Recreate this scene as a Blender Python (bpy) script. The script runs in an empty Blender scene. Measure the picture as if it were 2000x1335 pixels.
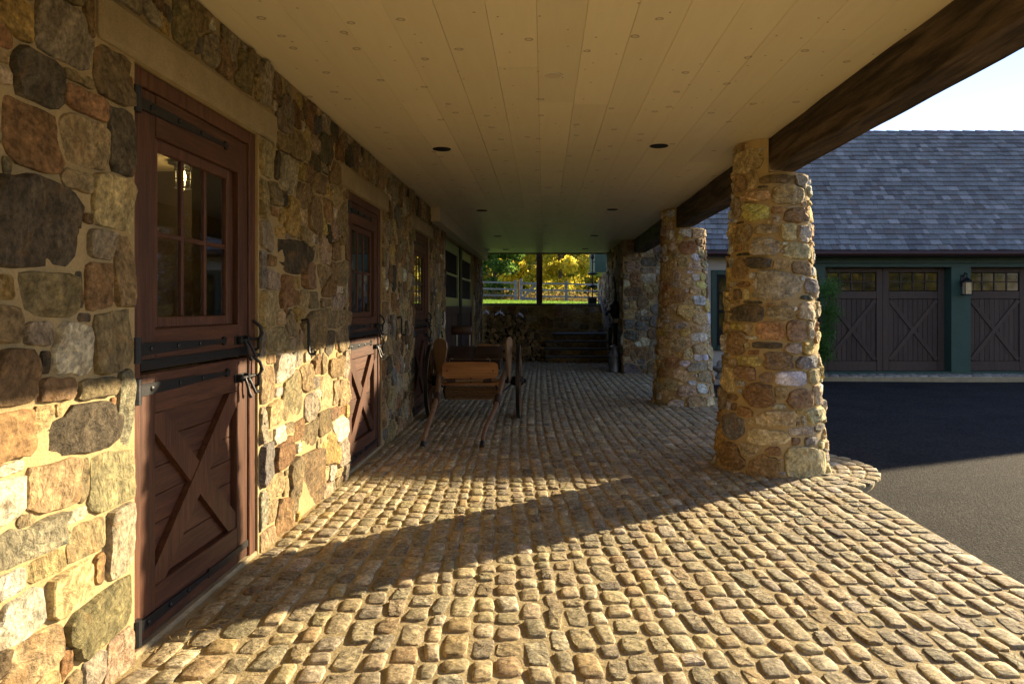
import bpy, math, random
import numpy as np
from mathutils import Vector, Matrix

random.seed(7)
RNG = np.random.default_rng(11)
SC = bpy.context.scene
COL = SC.collection

# ------------------------------------------------------------------ camera, sky, sun, exposure
F_PX, VX, VY, EYE = 1450.0, 1062.0, 600.0, 1.35
cd = bpy.data.cameras.new('camera')
cam = bpy.data.objects.new('camera', cd)
COL.objects.link(cam)
cd.sensor_width = 36.0
cd.lens = F_PX / 2000.0 * 36.0
cd.shift_x = -(VX - 1000.0) / 2000.0
cd.shift_y = -(667.5 - VY) / 2000.0
cd.clip_start = 0.05
cd.clip_end = 2000.0
cam.location = (0, 0, EYE)
cam.rotation_euler = (math.radians(90), 0, 0)
SC.camera = cam

SUN_DIR = Vector((-1.0, -0.83, -0.387)).normalized()       # the way the light travels
SUN_EL = math.asin(-SUN_DIR.z)
SUN_AZ = math.atan2(-SUN_DIR.x, -SUN_DIR.y)                 # clockwise from +Y

world = bpy.data.worlds.new('World')
SC.world = world
world.use_nodes = True
wn, wl = world.node_tree.nodes, world.node_tree.links
wn.clear()
w_out = wn.new('ShaderNodeOutputWorld')
w_bg = wn.new('ShaderNodeBackground')
w_sky = wn.new('ShaderNodeTexSky')
w_sky.sky_type = 'NISHITA'
w_sky.sun_disc = False
w_sky.sun_elevation = SUN_EL
w_sky.sun_rotation = SUN_AZ
w_sky.altitude = 100
w_sky.air_density = 0.9
w_sky.dust_density = 0.0
w_sky.ozone_density = 2.2
# thin high cloud, even over the whole sky
w_tc = wn.new('ShaderNodeTexCoord')
w_map = wn.new('ShaderNodeMapping')
w_map.inputs['Scale'].default_value = (2.0, 2.0, 6.0)
w_noise = wn.new('ShaderNodeTexNoise')
w_noise.inputs['Scale'].default_value = 3.2
w_noise.inputs['Detail'].default_value = 7
w_noise.inputs['Roughness'].default_value = 0.6
w_ramp = wn.new('ShaderNodeValToRGB')
w_ramp.color_ramp.elements[0].position = 0.60
w_ramp.color_ramp.elements[0].color = (0, 0, 0, 1)
w_ramp.color_ramp.elements[1].position = 0.74
w_ramp.color_ramp.elements[1].color = (0.55, 0.55, 0.55, 1)
w_mix = wn.new('ShaderNodeMixRGB')
w_mix.inputs['Color2'].default_value = (4.4, 4.9, 5.4, 1)
wl.new(w_tc.outputs['Generated'], w_map.inputs['Vector'])
wl.new(w_map.outputs['Vector'], w_noise.inputs['Vector'])
wl.new(w_noise.outputs['Fac'], w_ramp.inputs['Fac'])
wl.new(w_ramp.outputs['Color'], w_mix.inputs['Fac'])
wl.new(w_sky.outputs['Color'], w_mix.inputs['Color1'])
w_wb = wn.new('ShaderNodeMixRGB')                           # the photograph's warm white balance, the same all over the sky
w_wb.blend_type = 'MULTIPLY'
w_wb.inputs['Fac'].default_value = 1.0
w_wb.inputs['Color2'].default_value = (0.72, 0.565, 0.56, 1)
wl.new(w_mix.outputs['Color'], w_wb.inputs['Color1'])
wl.new(w_wb.outputs['Color'], w_bg.inputs['Color'])
wl.new(w_bg.outputs['Background'], w_out.inputs['Surface'])
w_bg.inputs['Strength'].default_value = 0.071

sd = bpy.data.lights.new('sun', 'SUN')
sd.energy = 2.1
sd.angle = math.radians(0.5)
sd.color = (1.0, 0.80, 0.51)
sun = bpy.data.objects.new('sun', sd)
COL.objects.link(sun)
sun.rotation_euler = SUN_DIR.to_track_quat('-Z', 'Y').to_euler()
sun.location = (20, 17, 12)

vs = SC.view_settings
vs.view_transform = 'Standard'
vs.look = 'None'
vs.gamma = 1.0
vs.use_curve_mapping = False
vs.exposure = 2.9
SC.render.engine = 'CYCLES'
SC.cycles.max_bounces = 8
SC.cycles.diffuse_bounces = 6
SC.cycles.transparent_max_bounces = 12
SC.cycles.sample_clamp_indirect = 6.0
SC.cycles.use_denoising = True

# ------------------------------------------------------------------ mesh helpers
WLOC = {}

class MB:
    def __init__(self):
        self.v, self.f, self.m = [], [], []
    def add(self, vs_, fs_, mi=0):
        n = len(self.v)
        self.v.extend([tuple(map(float, p)) for p in vs_])
        self.f.extend([tuple(i + n for i in f) for f in fs_])
        self.m.extend([mi] * len(fs_))
        return self
    def cbox(self, x0, x1, y0, y1, z0, z1, c=0.004, mi=0):
        return self.obox(Matrix.Translation(((x0 + x1) / 2, (y0 + y1) / 2, (z0 + z1) / 2)),
                         abs(x1 - x0), abs(y1 - y0), abs(z1 - z0), c, mi)
    def obox(self, M, sx, sy, sz, c=0.004, mi=0):
        hx, hy, hz = sx / 2, sy / 2, sz / 2
        c = min(c, hx * .45, hy * .45, hz * .45)
        vs_, idx = [], {}
        for a in (-1, 1):
            for b in (-1, 1):
                for d in (-1, 1):
                    idx[a, b, d] = len(vs_)
                    vs_ += [Vector((a * hx, b * (hy - c), d * (hz - c))),
                            Vector((a * (hx - c), b * hy, d * (hz - c))),
                            Vector((a * (hx - c), b * (hy - c), d * hz))]
        fs_ = []
        q = [(-1, -1), (1, -1), (1, 1), (-1, 1)]
        for s in (-1, 1):
            fs_.append([idx[s, a, b] for a, b in q])
            fs_.append([idx[a, s, b] + 1 for a, b in q])
            fs_.append([idx[a, b, s] + 2 for a, b in q])
        for s in (-1, 1):
            for t in (-1, 1):
                fs_.append([idx[-1, s, t] + 1, idx[1, s, t] + 1, idx[1, s, t] + 2, idx[-1, s, t] + 2])
                fs_.append([idx[s, -1, t], idx[s, 1, t], idx[s, 1, t] + 2, idx[s, -1, t] + 2])
                fs_.append([idx[s, t, -1], idx[s, t, 1], idx[s, t, 1] + 1, idx[s, t, -1] + 1])
        for k, i in idx.items():
            fs_.append([i, i + 1, i + 2])
        out = []
        for f in fs_:
            n = (vs_[f[1]] - vs_[f[0]]).cross(vs_[f[2]] - vs_[f[0]])
            cen = sum((vs_[i] for i in f), Vector()) / len(f)
            out.append(f if n.dot(cen) > 0 else f[::-1])
        return self.add([M @ p for p in vs_], out, mi)
    def bar(self, p, q, w, t, up=(0, 0, 1), c=0.003, mi=0):
        """a straight board from p to q, w across (in up x dir), t along up"""
        p, q = Vector(p), Vector(q)
        d = q - p
        L = d.length
        d.normalize()
        u = Vector(up)
        s = u.cross(d)
        if s.length < 1e-5:
            s = Vector((1, 0, 0)).cross(d)
        s.normalize()
        u = d.cross(s)
        M = Matrix((s, d, u)).transposed().to_4x4()
        M.translation = (p + q) / 2
        return self.obox(M, w, L, t, c, mi)
    def tube(self, pts, rad, k=10, caps=True, mi=0, flat=1.0):
        pts = [Vector(p) for p in pts]
        if not hasattr(rad, '__len__'):
            rad = [rad] * len(pts)
        n = len(pts)
        vs_, fs_ = [], []
        prev = None
        for i, p in enumerate(pts):
            t = (pts[min(i + 1, n - 1)] - pts[max(i - 1, 0)]).normalized()
            if prev is None:
                a = Vector((0, 0, 1)) if abs(t.z) < .9 else Vector((1, 0, 0))
                s = t.cross(a).normalized()
            else:
                s = (prev - t * prev.dot(t)).normalized()
            prev = s
            b = t.cross(s)
            for j in range(k):
                an = 2 * math.pi * j / k
                vs_.append(p + s * (math.cos(an) * rad[i]) + b * (math.sin(an) * rad[i] * flat))
        for i in range(n - 1):
            for j in range(k):
                j2 = (j + 1) % k
                fs_.append((i * k + j, i * k + j2, (i + 1) * k + j2, (i + 1) * k + j))
        if caps:
            fs_.append(tuple(range(k))[::-1])
            fs_.append(tuple((n - 1) * k + j for j in range(k)))
        return self.add(vs_, fs_, mi)
    def lathe(self, prof, cen=(0, 0, 0), k=24, axis='z', mi=0, wob=None):
        """prof: (radius, along) pairs from one end to the other"""
        cx, cy, cz = cen
        vs_, fs_ = [], []
        for i, (r, h) in enumerate(prof):
            for j in range(k):
                an = 2 * math.pi * j / k
                rr = r * (wob(i, j) if wob else 1)
                a, b = math.cos(an) * rr, math.sin(an) * rr
                vs_.append((cx + a, cy + b, cz + h) if axis == 'z' else
                           ((cx + h, cy + a, cz + b) if axis == 'x' else (cx + b, cy + h, cz + a)))
        n = len(prof)
        for i in range(n - 1):
            for j in range(k):
                j2 = (j + 1) % k
                fs_.append((i * k + j, i * k + j2, (i + 1) * k + j2, (i + 1) * k + j))
        fs_.append(tuple(range(k))[::-1])
        fs_.append(tuple((n - 1) * k + j for j in range(k)))
        return self.add(vs_, fs_, mi)
    def prism(self, poly, thick_vec, mi=0):
        n = len(poly)
        t = Vector(thick_vec)
        a = [Vector(p) for p in poly]
        b = [p + t for p in a]
        nv = (a[1] - a[0]).cross(a[2] - a[1])
        fs_ = [tuple(range(n))[::-1], tuple(range(n, 2 * n))]
        fs_ += [(i, (i + 1) % n, n + (i + 1) % n, n + i) for i in range(n)]
        if nv.dot(t) < 0:
            fs_ = [f[::-1] for f in fs_]
        return self.add(a + b, fs_, mi)


def tag(o, label=None, cat=None, group=None, kind=None):
    if label: o['label'] = label
    if cat: o['category'] = cat
    if group: o['group'] = group
    if kind: o['kind'] = kind
    return o


def thing(name, label, cat, loc, group=None):
    o = bpy.data.objects.new(name, None)
    o.empty_display_size = 0.1
    COL.objects.link(o)
    o.location = loc
    WLOC[o] = Vector(loc)
    return tag(o, label, cat, group)


def obj(name, mb, mats, parent=None, smooth=False, angle=40, col=None, origin=None):
    """links one mesh object; the vertices come in world space"""
    V = np.asarray(mb.v, dtype=np.float64).reshape(-1, 3)
    if origin is None:
        lo, hi = V.min(0), V.max(0)
        origin = Vector(((lo[0] + hi[0]) / 2, (lo[1] + hi[1]) / 2, lo[2]))
    origin = Vector(origin)
    me = bpy.data.meshes.new(name)
    me.from_pydata((V - np.array(origin)).tolist(), [], mb.f)
    if not isinstance(mats, (list, tuple)):
        mats = [mats]
    for m in mats:
        me.materials.append(m)
    if len(mats) > 1:
        me.polygons.foreach_set('material_index', mb.m)
    if smooth:
        me.polygons.foreach_set('use_smooth', [True] * len(mb.f))
        if angle:
            me.set_sharp_from_angle(angle=math.radians(angle))
    if col is not None:
        at = me.color_attributes.new('Col', 'FLOAT_COLOR', 'POINT')
        c = np.asarray(col, dtype=np.float32)
        if c.ndim == 1:
            c = np.tile(c, (len(V), 1))
        at.data.foreach_set('color', c.ravel())
    o = bpy.data.objects.new(name, me)
    COL.objects.link(o)
    if parent is not None:
        o.parent = parent
        o.location = origin - WLOC[parent]
    else:
        o.location = origin
    WLOC[o] = origin
    return o


def copy_tree(o, parent=None, offset=None):
    c = o.copy()
    COL.objects.link(c)
    if parent is not None:
        c.parent = parent
    if offset is not None:
        c.location = Vector(o.location) + Vector(offset)
    WLOC[c] = WLOC[o] + Vector(offset or (0, 0, 0))
    for ch in list(o.children):
        copy_tree(ch, c)
    return c


def proj(p):
    y = max(p[1], 0.05)
    return VX + p[0] / y * F_PX, VY - (p[2] - EYE) / y * F_PX


def seen_area(P):
    P = np.asarray(P)
    y = np.maximum(P[:, 1], .05)
    u, v = VX + P[:, 0] / y * F_PX, VY - (P[:, 2] - EYE) / y * F_PX
    if P[:, 1].max() < .3:
        return 0
    x0, x1, y0, y1 = max(u.min(), 0), min(u.max(), 2000), max(v.min(), 0), min(v.max(), 1335)
    return max(x1 - x0, 0) * max(y1 - y0, 0)

# ------------------------------------------------------------------ materials
def new_mat(name):
    m = bpy.data.materials.new(name)
    m.use_nodes = True
    return m, m.node_tree.nodes, m.node_tree.links, m.node_tree.nodes['Principled BSDF']


def rgba(c):
    return (c[0], c[1], c[2], 1.0)


def nd(ns, t, **kw):
    n = ns.new(t)
    for k, v in kw.items():
        if k in n.inputs:
            n.inputs[k].default_value = v
        else:
            setattr(n, k, v)
    return n


def ramp(ns, stops):
    r = ns.new('ShaderNodeValToRGB')
    e = r.color_ramp.elements
    e[0].position, e[0].color = stops[0][0], rgba(stops[0][1])
    e[1].position, e[1].color = stops[-1][0], rgba(stops[-1][1])
    for p, c in stops[1:-1]:
        x = e.new(p)
        x.color = rgba(c)
    return r


def mixc(ns, ls, fac, a, b, mode='MIX'):
    m = ns.new('ShaderNodeMixRGB')
    m.blend_type = mode
    for sock, val in (('Fac', fac), ('Color1', a), ('Color2', b)):
        if hasattr(val, 'is_output'):
            ls.new(val, m.inputs[sock])
        elif isinstance(val, (tuple, list)):
            m.inputs[sock].default_value = rgba(val)
        else:
            m.inputs[sock].default_value = val
    return m.outputs['Color']


def stone_mat(name, vary=0.62, rough=0.85, bump=1.3, scale=1.0, spec=.25, vein=True):
    """colour comes from each stone's own Col attribute; noise adds grain, veins and pits"""
    m, ns, ls, b = new_mat(name)
    at = nd(ns, 'ShaderNodeAttribute', attribute_name='Col')
    pos = ns.new('ShaderNodeNewGeometry').outputs['Position']
    off = ns.new('ShaderNodeVectorMath'); off.operation = 'MULTIPLY_ADD'     # every stone gets its own piece of grain
    ls.new(at.outputs['Color'], off.inputs[0]); off.inputs[1].default_value = (37, 53, 71); ls.new(pos, off.inputs[2])
    p = off.outputs[0]
    n1 = nd(ns, 'ShaderNodeTexNoise', Scale=9 * scale, Detail=7, Roughness=.62, Distortion=.7)
    n2 = nd(ns, 'ShaderNodeTexNoise', Scale=46 * scale, Detail=8, Roughness=.7)
    n3 = nd(ns, 'ShaderNodeTexVoronoi', Scale=60 * scale)
    n4 = nd(ns, 'ShaderNodeTexNoise', Scale=5 * scale, Detail=4, Roughness=.55, Distortion=1.5)
    for n in (n1, n2, n3, n4):
        ls.new(p, n.inputs['Vector'])
    r1 = ramp(ns, [(.25, (.30, .28, .26)), (.42, (.75, .73, .70)), (.55, (1.05, 1.05, 1.05)), (.74, (1.9, 1.82, 1.68))])
    ls.new(n1.outputs['Fac'], r1.inputs['Fac'])
    c = mixc(ns, ls, vary, at.outputs['Color'], r1.outputs['Color'], 'MULTIPLY')
    r2 = ramp(ns, [(.32, (.38, .36, .34)), (.5, (1, 1, 1)), (.68, (1.65, 1.6, 1.5))])
    ls.new(n2.outputs['Fac'], r2.inputs['Fac'])
    c = mixc(ns, ls, .85, c, r2.outputs['Color'], 'MULTIPLY')
    n6 = nd(ns, 'ShaderNodeTexNoise', Scale=7.5 * scale, Detail=3, Roughness=.5, Distortion=2.2)
    ls.new(p, n6.inputs['Vector'])
    r6 = ramp(ns, [(.52, (0, 0, 0)), (.58, (.7, .7, .7))])
    ls.new(n6.outputs['Fac'], r6.inputs['Fac'])
    tone = mixc(ns, ls, 1.0, c, (.74, .75, .76), 'MULTIPLY')
    c = mixc(ns, ls, r6.outputs['Color'], c, tone)
    vw = nd(ns, 'ShaderNodeTexVoronoi', Scale=190 * scale)
    ls.new(p, vw.inputs['Vector'])
    rw = ramp(ns, [(.06, (.45, .45, .45)), (.16, (0, 0, 0))])
    ls.new(vw.outputs['Distance'], rw.inputs['Fac'])
    c = mixc(ns, ls, rw.outputs['Color'], c, (.62, .57, .47))
    if vein:
        r4 = ramp(ns, [(.56, (0, 0, 0)), (.70, (1, 1, 1))])
        ls.new(n4.outputs['Fac'], r4.inputs['Fac'])
        f = ns.new('ShaderNodeMath'); f.operation = 'MULTIPLY'; f.inputs[1].default_value = .5
        ls.new(r4.outputs['Color'], f.inputs[0])
        c = mixc(ns, ls, f.outputs[0], c, (.30, .165, .06))
    sx = ns.new('ShaderNodeSeparateColor'); ls.new(at.outputs['Color'], sx.inputs[0])
    an = ns.new('ShaderNodeMath'); an.operation = 'MULTIPLY'; an.inputs[1].default_value = 97.0
    ls.new(sx.outputs[0], an.inputs[0])
    vr = ns.new('ShaderNodeVectorRotate'); vr.inputs['Axis'].default_value = (1, .35, .2)
    ls.new(p, vr.inputs['Vector']); ls.new(an.outputs[0], vr.inputs['Angle'])
    ms = nd(ns, 'ShaderNodeMapping'); ms.inputs['Scale'].default_value = (9 * scale, 9 * scale, 42 * scale)
    ls.new(vr.outputs[0], ms.inputs['Vector'])
    n5 = nd(ns, 'ShaderNodeTexNoise', Scale=1, Detail=5, Roughness=.6, Distortion=.8)
    ls.new(ms.outputs[0], n5.inputs['Vector'])
    r5 = ramp(ns, [(.33, (.55, .52, .48)), (.5, (1, 1, 1)), (.68, (1.4, 1.38, 1.3))])
    ls.new(n5.outputs['Fac'], r5.inputs['Fac'])
    c = mixc(ns, ls, .6, c, r5.outputs['Color'], 'MULTIPLY')
    ls.new(c, b.inputs['Base Color'])
    b.inputs['Roughness'].default_value = rough
    b.inputs['Specular IOR Level'].default_value = spec
    # relief: split facets, strata, grain
    vf = nd(ns, 'ShaderNodeTexVoronoi', Scale=17 * scale, Randomness=1.0)
    ls.new(p, vf.inputs['Vector'])
    h = ns.new('ShaderNodeMath'); h.operation = 'MULTIPLY_ADD'
    ls.new(n1.outputs['Fac'], h.inputs[0]); h.inputs[1].default_value = 1.6
    ls.new(n2.outputs['Fac'], h.inputs[2])
    bp = nd(ns, 'ShaderNodeBump', Strength=bump, Distance=.016)
    s = ns.new('ShaderNodeMath'); s.operation = 'MULTIPLY'; s.inputs[1].default_value = bump
    ls.new(at.outputs['Alpha'], s.inputs[0]); ls.new(s.outputs[0], bp.inputs['Strength'])
    h2 = ns.new('ShaderNodeMath'); h2.operation = 'MULTIPLY_ADD'
    ls.new(vf.outputs['Distance'], h2.inputs[0]); h2.inputs[1].default_value = .9; ls.new(h.outputs[0], h2.inputs[2])
    h3 = ns.new('ShaderNodeMath'); h3.operation = 'MULTIPLY_ADD'
    ls.new(n5.outputs['Fac'], h3.inputs[0]); h3.inputs[1].default_value = .8; ls.new(h2.outputs[0], h3.inputs[2])
    ls.new(h3.outputs[0], bp.inputs['Height'])
    ls.new(bp.outputs['Normal'], b.inputs['Normal'])
    return m


def plain(name, col, rough=.6, spec=.3, metal=0., var=.25, scale=12, bump=.0, bscale=60, dist=.004, coat=0):
    m, ns, ls, b = new_mat(name)
    pos = ns.new('ShaderNodeNewGeometry').outputs['Position']
    n1 = nd(ns, 'ShaderNodeTexNoise', Scale=scale, Detail=6, Roughness=.6)
    ls.new(pos, n1.inputs['Vector'])
    r = ramp(ns, [(.3, tuple(x * (1 - var) for x in col)), (.7, tuple(min(x * (1 + var), 1) for x in col))])
    ls.new(n1.outputs['Fac'], r.inputs['Fac'])
    ls.new(r.outputs['Color'], b.inputs['Base Color'])
    b.inputs['Roughness'].default_value = rough
    b.inputs['Specular IOR Level'].default_value = spec
    b.inputs['Metallic'].default_value = metal
    if coat:
        b.inputs['Coat Weight'].default_value = coat
    if bump:
        n2 = nd(ns, 'ShaderNodeTexNoise', Scale=bscale, Detail=6, Roughness=.7)
        ls.new(pos, n2.inputs['Vector'])
        bp = nd(ns, 'ShaderNodeBump', Strength=bump, Distance=dist)
        ls.new(n2.outputs['Fac'], bp.inputs['Height'])
        ls.new(bp.outputs['Normal'], b.inputs['Normal'])
    return m


def wood(name, dark, light, axis=1, grain=9.0, rough=.6, spec=.25, bump=.35, knots=False, jitter=.18, rings=True, ringf=26, fine=.72):
    m, ns, ls, b = new_mat(name)
    pos = ns.new('ShaderNodeNewGeometry').outputs['Position']
    oi = ns.new('ShaderNodeObjectInfo')
    sc = [grain, grain, grain]
    sc[axis] = grain * .07
    mp = nd(ns, 'ShaderNodeMapping')
    mp.inputs['Scale'].default_value = sc
    jit = ns.new('ShaderNodeMath'); jit.operation = 'MULTIPLY'; jit.inputs[1].default_value = 37.0
    ls.new(oi.outputs['Random'], jit.inputs[0])
    ls.new(pos, mp.inputs['Vector']); ls.new(jit.outputs[0], mp.inputs['Location'])
    n0 = nd(ns, 'ShaderNodeTexNoise', Scale=.45, Detail=3, Roughness=.5)
    n1 = nd(ns, 'ShaderNodeTexNoise', Scale=2.6, Detail=8, Roughness=.65, Distortion=.5)
    n2 = nd(ns, 'ShaderNodeTexNoise', Scale=14, Detail=4, Roughness=.6)
    for n in (n0, n1, n2):
        ls.new(mp.outputs['Vector'], n.inputs['Vector'])
    v = n1.outputs['Fac']
    if rings:
        a = ns.new('ShaderNodeMath'); a.operation = 'MULTIPLY'; a.inputs[1].default_value = ringf
        ls.new(n0.outputs['Fac'], a.inputs[0])
        sn = ns.new('ShaderNodeMath'); sn.operation = 'SINE'; ls.new(a.outputs[0], sn.inputs[0])
        ma = ns.new('ShaderNodeMath'); ma.operation = 'MULTIPLY_ADD'
        ls.new(sn.outputs[0], ma.inputs[0]); ma.inputs[1].default_value = .13; ls.new(v, ma.inputs[2])
        v = ma.outputs[0]
    r = ramp(ns, [(.3, dark), (.72, light)])
    ls.new(v, r.inputs['Fac'])
    c = r.outputs['Color']
    r2 = ramp(ns, [(.3, (fine,) * 3), (.62, (1.06,) * 3)])
    ls.new(n2.outputs['Fac'], r2.inputs['Fac'])
    c = mixc(ns, ls, .6, c, r2.outputs['Color'], 'MULTIPLY')
    br = ns.new('ShaderNodeMapRange')
    br.inputs['To Min'].default_value = 1 - jitter; br.inputs['To Max'].default_value = 1 + jitter
    ls.new(oi.outputs['Random'], br.inputs['Value'])
    hs = ns.new('ShaderNodeHueSaturation')
    ls.new(br.outputs[0], hs.inputs['Value']); ls.new(c, hs.inputs['Color'])
    c = hs.outputs['Color']
    ls.new(c, b.inputs['Base Color'])
    b.inputs['Roughness'].default_value = rough
    b.inputs['Specular IOR Level'].default_value = spec
    bp = nd(ns, 'ShaderNodeBump', Strength=bump, Distance=.006)
    ad = ns.new('ShaderNodeMath'); ad.operation = 'ADD'
    ls.new(v, ad.inputs[0]); ls.new(n2.outputs['Fac'], ad.inputs[1])
    ls.new(ad.outputs[0], bp.inputs['Height'])
    ls.new(bp.outputs['Normal'], b.inputs['Normal'])
    return m


def glass_mat(name, tint=(.92, .95, .93)):
    m, ns, ls, b = new_mat(name)
    ns.remove(b)
    out = ns['Material Output']
    t = nd(ns, 'ShaderNodeBsdfTransparent'); t.inputs['Color'].default_value = rgba(tint)
    g = nd(ns, 'ShaderNodeBsdfGlossy'); g.inputs['Roughness'].default_value = .015
    g.inputs['Color'].default_value = (.95, .97, 1, 1)
    fr = nd(ns, 'ShaderNodeFresnel', IOR=1.6)
    ad = ns.new('ShaderNodeMath'); ad.operation = 'MULTIPLY_ADD'; ad.inputs[1].default_value = 1.3; ad.inputs[2].default_value = .02
    ls.new(fr.outputs[0], ad.inputs[0])
    ge = ns.new('ShaderNodeNewGeometry')
    iv = ns.new('ShaderNodeMath'); iv.operation = 'SUBTRACT'; iv.inputs[0].default_value = 1
    ls.new(ge.outputs['Backfacing'], iv.inputs[1])
    mf = ns.new('ShaderNodeMath'); mf.operation = 'MULTIPLY'
    ls.new(ad.outputs[0], mf.inputs[0]); ls.new(iv.outputs[0], mf.inputs[1])
    mx = ns.new('ShaderNodeMixShader')
    ls.new(mf.outputs[0], mx.inputs[0]); ls.new(t.outputs[0], mx.inputs[1]); ls.new(g.outputs[0], mx.inputs[2])
    ls.new(mx.outputs[0], out.inputs['Surface'])
    return m


def emit_mat(name, col, strength):
    m, ns, ls, b = new_mat(name)
    b.inputs['Base Color'].default_value = rgba(col)
    b.inputs['Emission Color'].default_value = rgba(col)
    b.inputs['Emission Strength'].default_value = strength
    return m


def leaf_mat(name, cols, trans=.45):
    m, ns, ls, b = new_mat(name)
    at = nd(ns, 'ShaderNodeAttribute', attribute_name='Col')
    ls.new(at.outputs['Color'], b.inputs['Base Color'])
    b.inputs['Roughness'].default_value = .6
    b.inputs['Specular IOR Level'].default_value = .2
    tr = nd(ns, 'ShaderNodeBsdfTranslucent')
    ls.new(at.outputs['Color'], tr.inputs['Color'])
    mx = nd(ns, 'ShaderNodeMixShader')
    mx.inputs[0].default_value = trans
    ls.new(b.outputs[0], mx.inputs[1]); ls.new(tr.outputs[0], mx.inputs[2])
    ls.new(mx.outputs[0], ns['Material Output'].inputs['Surface'])
    return m


def ceiling_mat():
    """pale oiled pine boards: faint grain and dark knots where the old branches were"""
    m, ns, ls, b = new_mat('pale_pine_boards')
    pos = ns.new('ShaderNodeNewGeometry').outputs['Position']
    oi = ns.new('ShaderNodeObjectInfo')
    mp = nd(ns, 'ShaderNodeMapping'); mp.inputs['Scale'].default_value = (7, .6, 7)
    ls.new(pos, mp.inputs['Vector'])
    n1 = nd(ns, 'ShaderNodeTexNoise', Scale=3, Detail=6, Roughness=.6, Distortion=.4)
    ls.new(mp.outputs['Vector'], n1.inputs['Vector'])
    r = ramp(ns, [(.25, (.77, .685, .46)), (.75, (.82, .735, .51))])
    ls.new(n1.outputs['Fac'], r.inputs['Fac'])
    c = r.outputs['Color']
    # knots: rings round scattered points
    dis = nd(ns, 'ShaderNodeTexNoise', Scale=14, Detail=3)
    ls.new(pos, dis.inputs['Vector'])
    dv = ns.new('ShaderNodeVectorMath'); dv.operation = 'MULTIPLY_ADD'
    ls.new(dis.outputs['Color'], dv.inputs[0]); dv.inputs[1].default_value = (.03, .03, 0); ls.new(pos, dv.inputs[2])
    for scale, lo, hi, keep, tint in (((3.3, 3.3, .01), .045, .075, .55, (.20, .11, .045)),
                                      ((6.5, 5.0, .01), .0, .05, .62, (.24, .14, .06))):
        mk = nd(ns, 'ShaderNodeMapping'); mk.inputs['Scale'].default_value = scale
        ls.new(dv.outputs[0], mk.inputs['Vector'])
        vo = nd(ns, 'ShaderNodeTexVoronoi', Scale=1.0, voronoi_dimensions='2D')
        ls.new(mk.outputs['Vector'], vo.inputs['Vector'])
        mid = (lo + hi) / 2
        if lo > 0:
            rr = ramp(ns, [(lo * .8, (.25, .25, .25)), (mid, (1, 1, 1)), (hi * 1.1, (0, 0, 0))])
        else:
            rr = ramp(ns, [(.02, (1, 1, 1)), (hi, (0, 0, 0))])
        ls.new(vo.outputs['Distance'], rr.inputs['Fac'])
        sep = ns.new('ShaderNodeSeparateColor'); ls.new(vo.outputs['Color'], sep.inputs[0])
        gt = ns.new('ShaderNodeMath'); gt.operation = 'GREATER_THAN'; gt.inputs[1].default_value = keep
        ls.new(sep.outputs[0], gt.inputs[0])
        mu = ns.new('ShaderNodeMath'); mu.operation = 'MULTIPLY'
        ls.new(rr.outputs['Color'], mu.inputs[0]); ls.new(gt.outputs[0], mu.inputs[1])
        mu2 = ns.new('ShaderNodeMath'); mu2.operation = 'MULTIPLY'; mu2.inputs[1].default_value = .8
        ls.new(mu.outputs[0], mu2.inputs[0])
        c = mixc(ns, ls, mu2.outputs[0], c, tint)
    br = ns.new('ShaderNodeMapRange'); br.inputs['To Min'].default_value = .94; br.inputs['To Max'].default_value = 1.05
    ls.new(oi.outputs['Random'], br.inputs['Value'])
    hs = ns.new('ShaderNodeHueSaturation'); ls.new(br.outputs[0], hs.inputs['Value']); ls.new(c, hs.inputs['Color'])
    ls.new(hs.outputs['Color'], b.inputs['Base Color'])
    b.inputs['Roughness'].default_value = .42
    b.inputs['Specular IOR Level'].default_value = .45
    bp = nd(ns, 'ShaderNodeBump', Strength=.12, Distance=.004)
    ls.new(n1.outputs['Fac'], bp.inputs['Height']); ls.new(bp.outputs['Normal'], b.inputs['Normal'])
    return m


def mortar_mat(name, c0, c1, bump=.5):
    m, ns, ls, b = new_mat(name)
    pos = ns.new('ShaderNodeNewGeometry').outputs['Position']
    n1 = nd(ns, 'ShaderNodeTexNoise', Scale=5, Detail=8, Roughness=.65)
    n2 = nd(ns, 'ShaderNodeTexNoise', Scale=120, Detail=5, Roughness=.7)
    n3 = nd(ns, 'ShaderNodeTexNoise', Scale=22, Detail=4, Roughness=.6)
    for n in (n1, n2, n3):
        ls.new(pos, n.inputs['Vector'])
    r = ramp(ns, [(.32, c0), (.68, c1)])
    ls.new(n1.outputs['Fac'], r.inputs['Fac'])
    r2 = ramp(ns, [(.3, (.7, .7, .7)), (.6, (1.08, 1.08, 1.08))])
    ls.new(n2.outputs['Fac'], r2.inputs['Fac'])
    c = mixc(ns, ls, .7, r.outputs['Color'], r2.outputs['Color'], 'MULTIPLY')
    ls.new(c, b.inputs['Base Color'])
    b.inputs['Roughness'].default_value = .95
    b.inputs['Specular IOR Level'].default_value = .1
    ad = ns.new('ShaderNodeMath'); ad.operation = 'MULTIPLY_ADD'
    ls.new(n3.outputs['Fac'], ad.inputs[0]); ad.inputs[1].default_value = 2.5; ls.new(n2.outputs['Fac'], ad.inputs[2])
    bp = nd(ns, 'ShaderNodeBump', Strength=bump, Distance=.008)
    ls.new(ad.outputs[0], bp.inputs['Height']); ls.new(bp.outputs['Normal'], b.inputs['Normal'])
    return m


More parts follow.
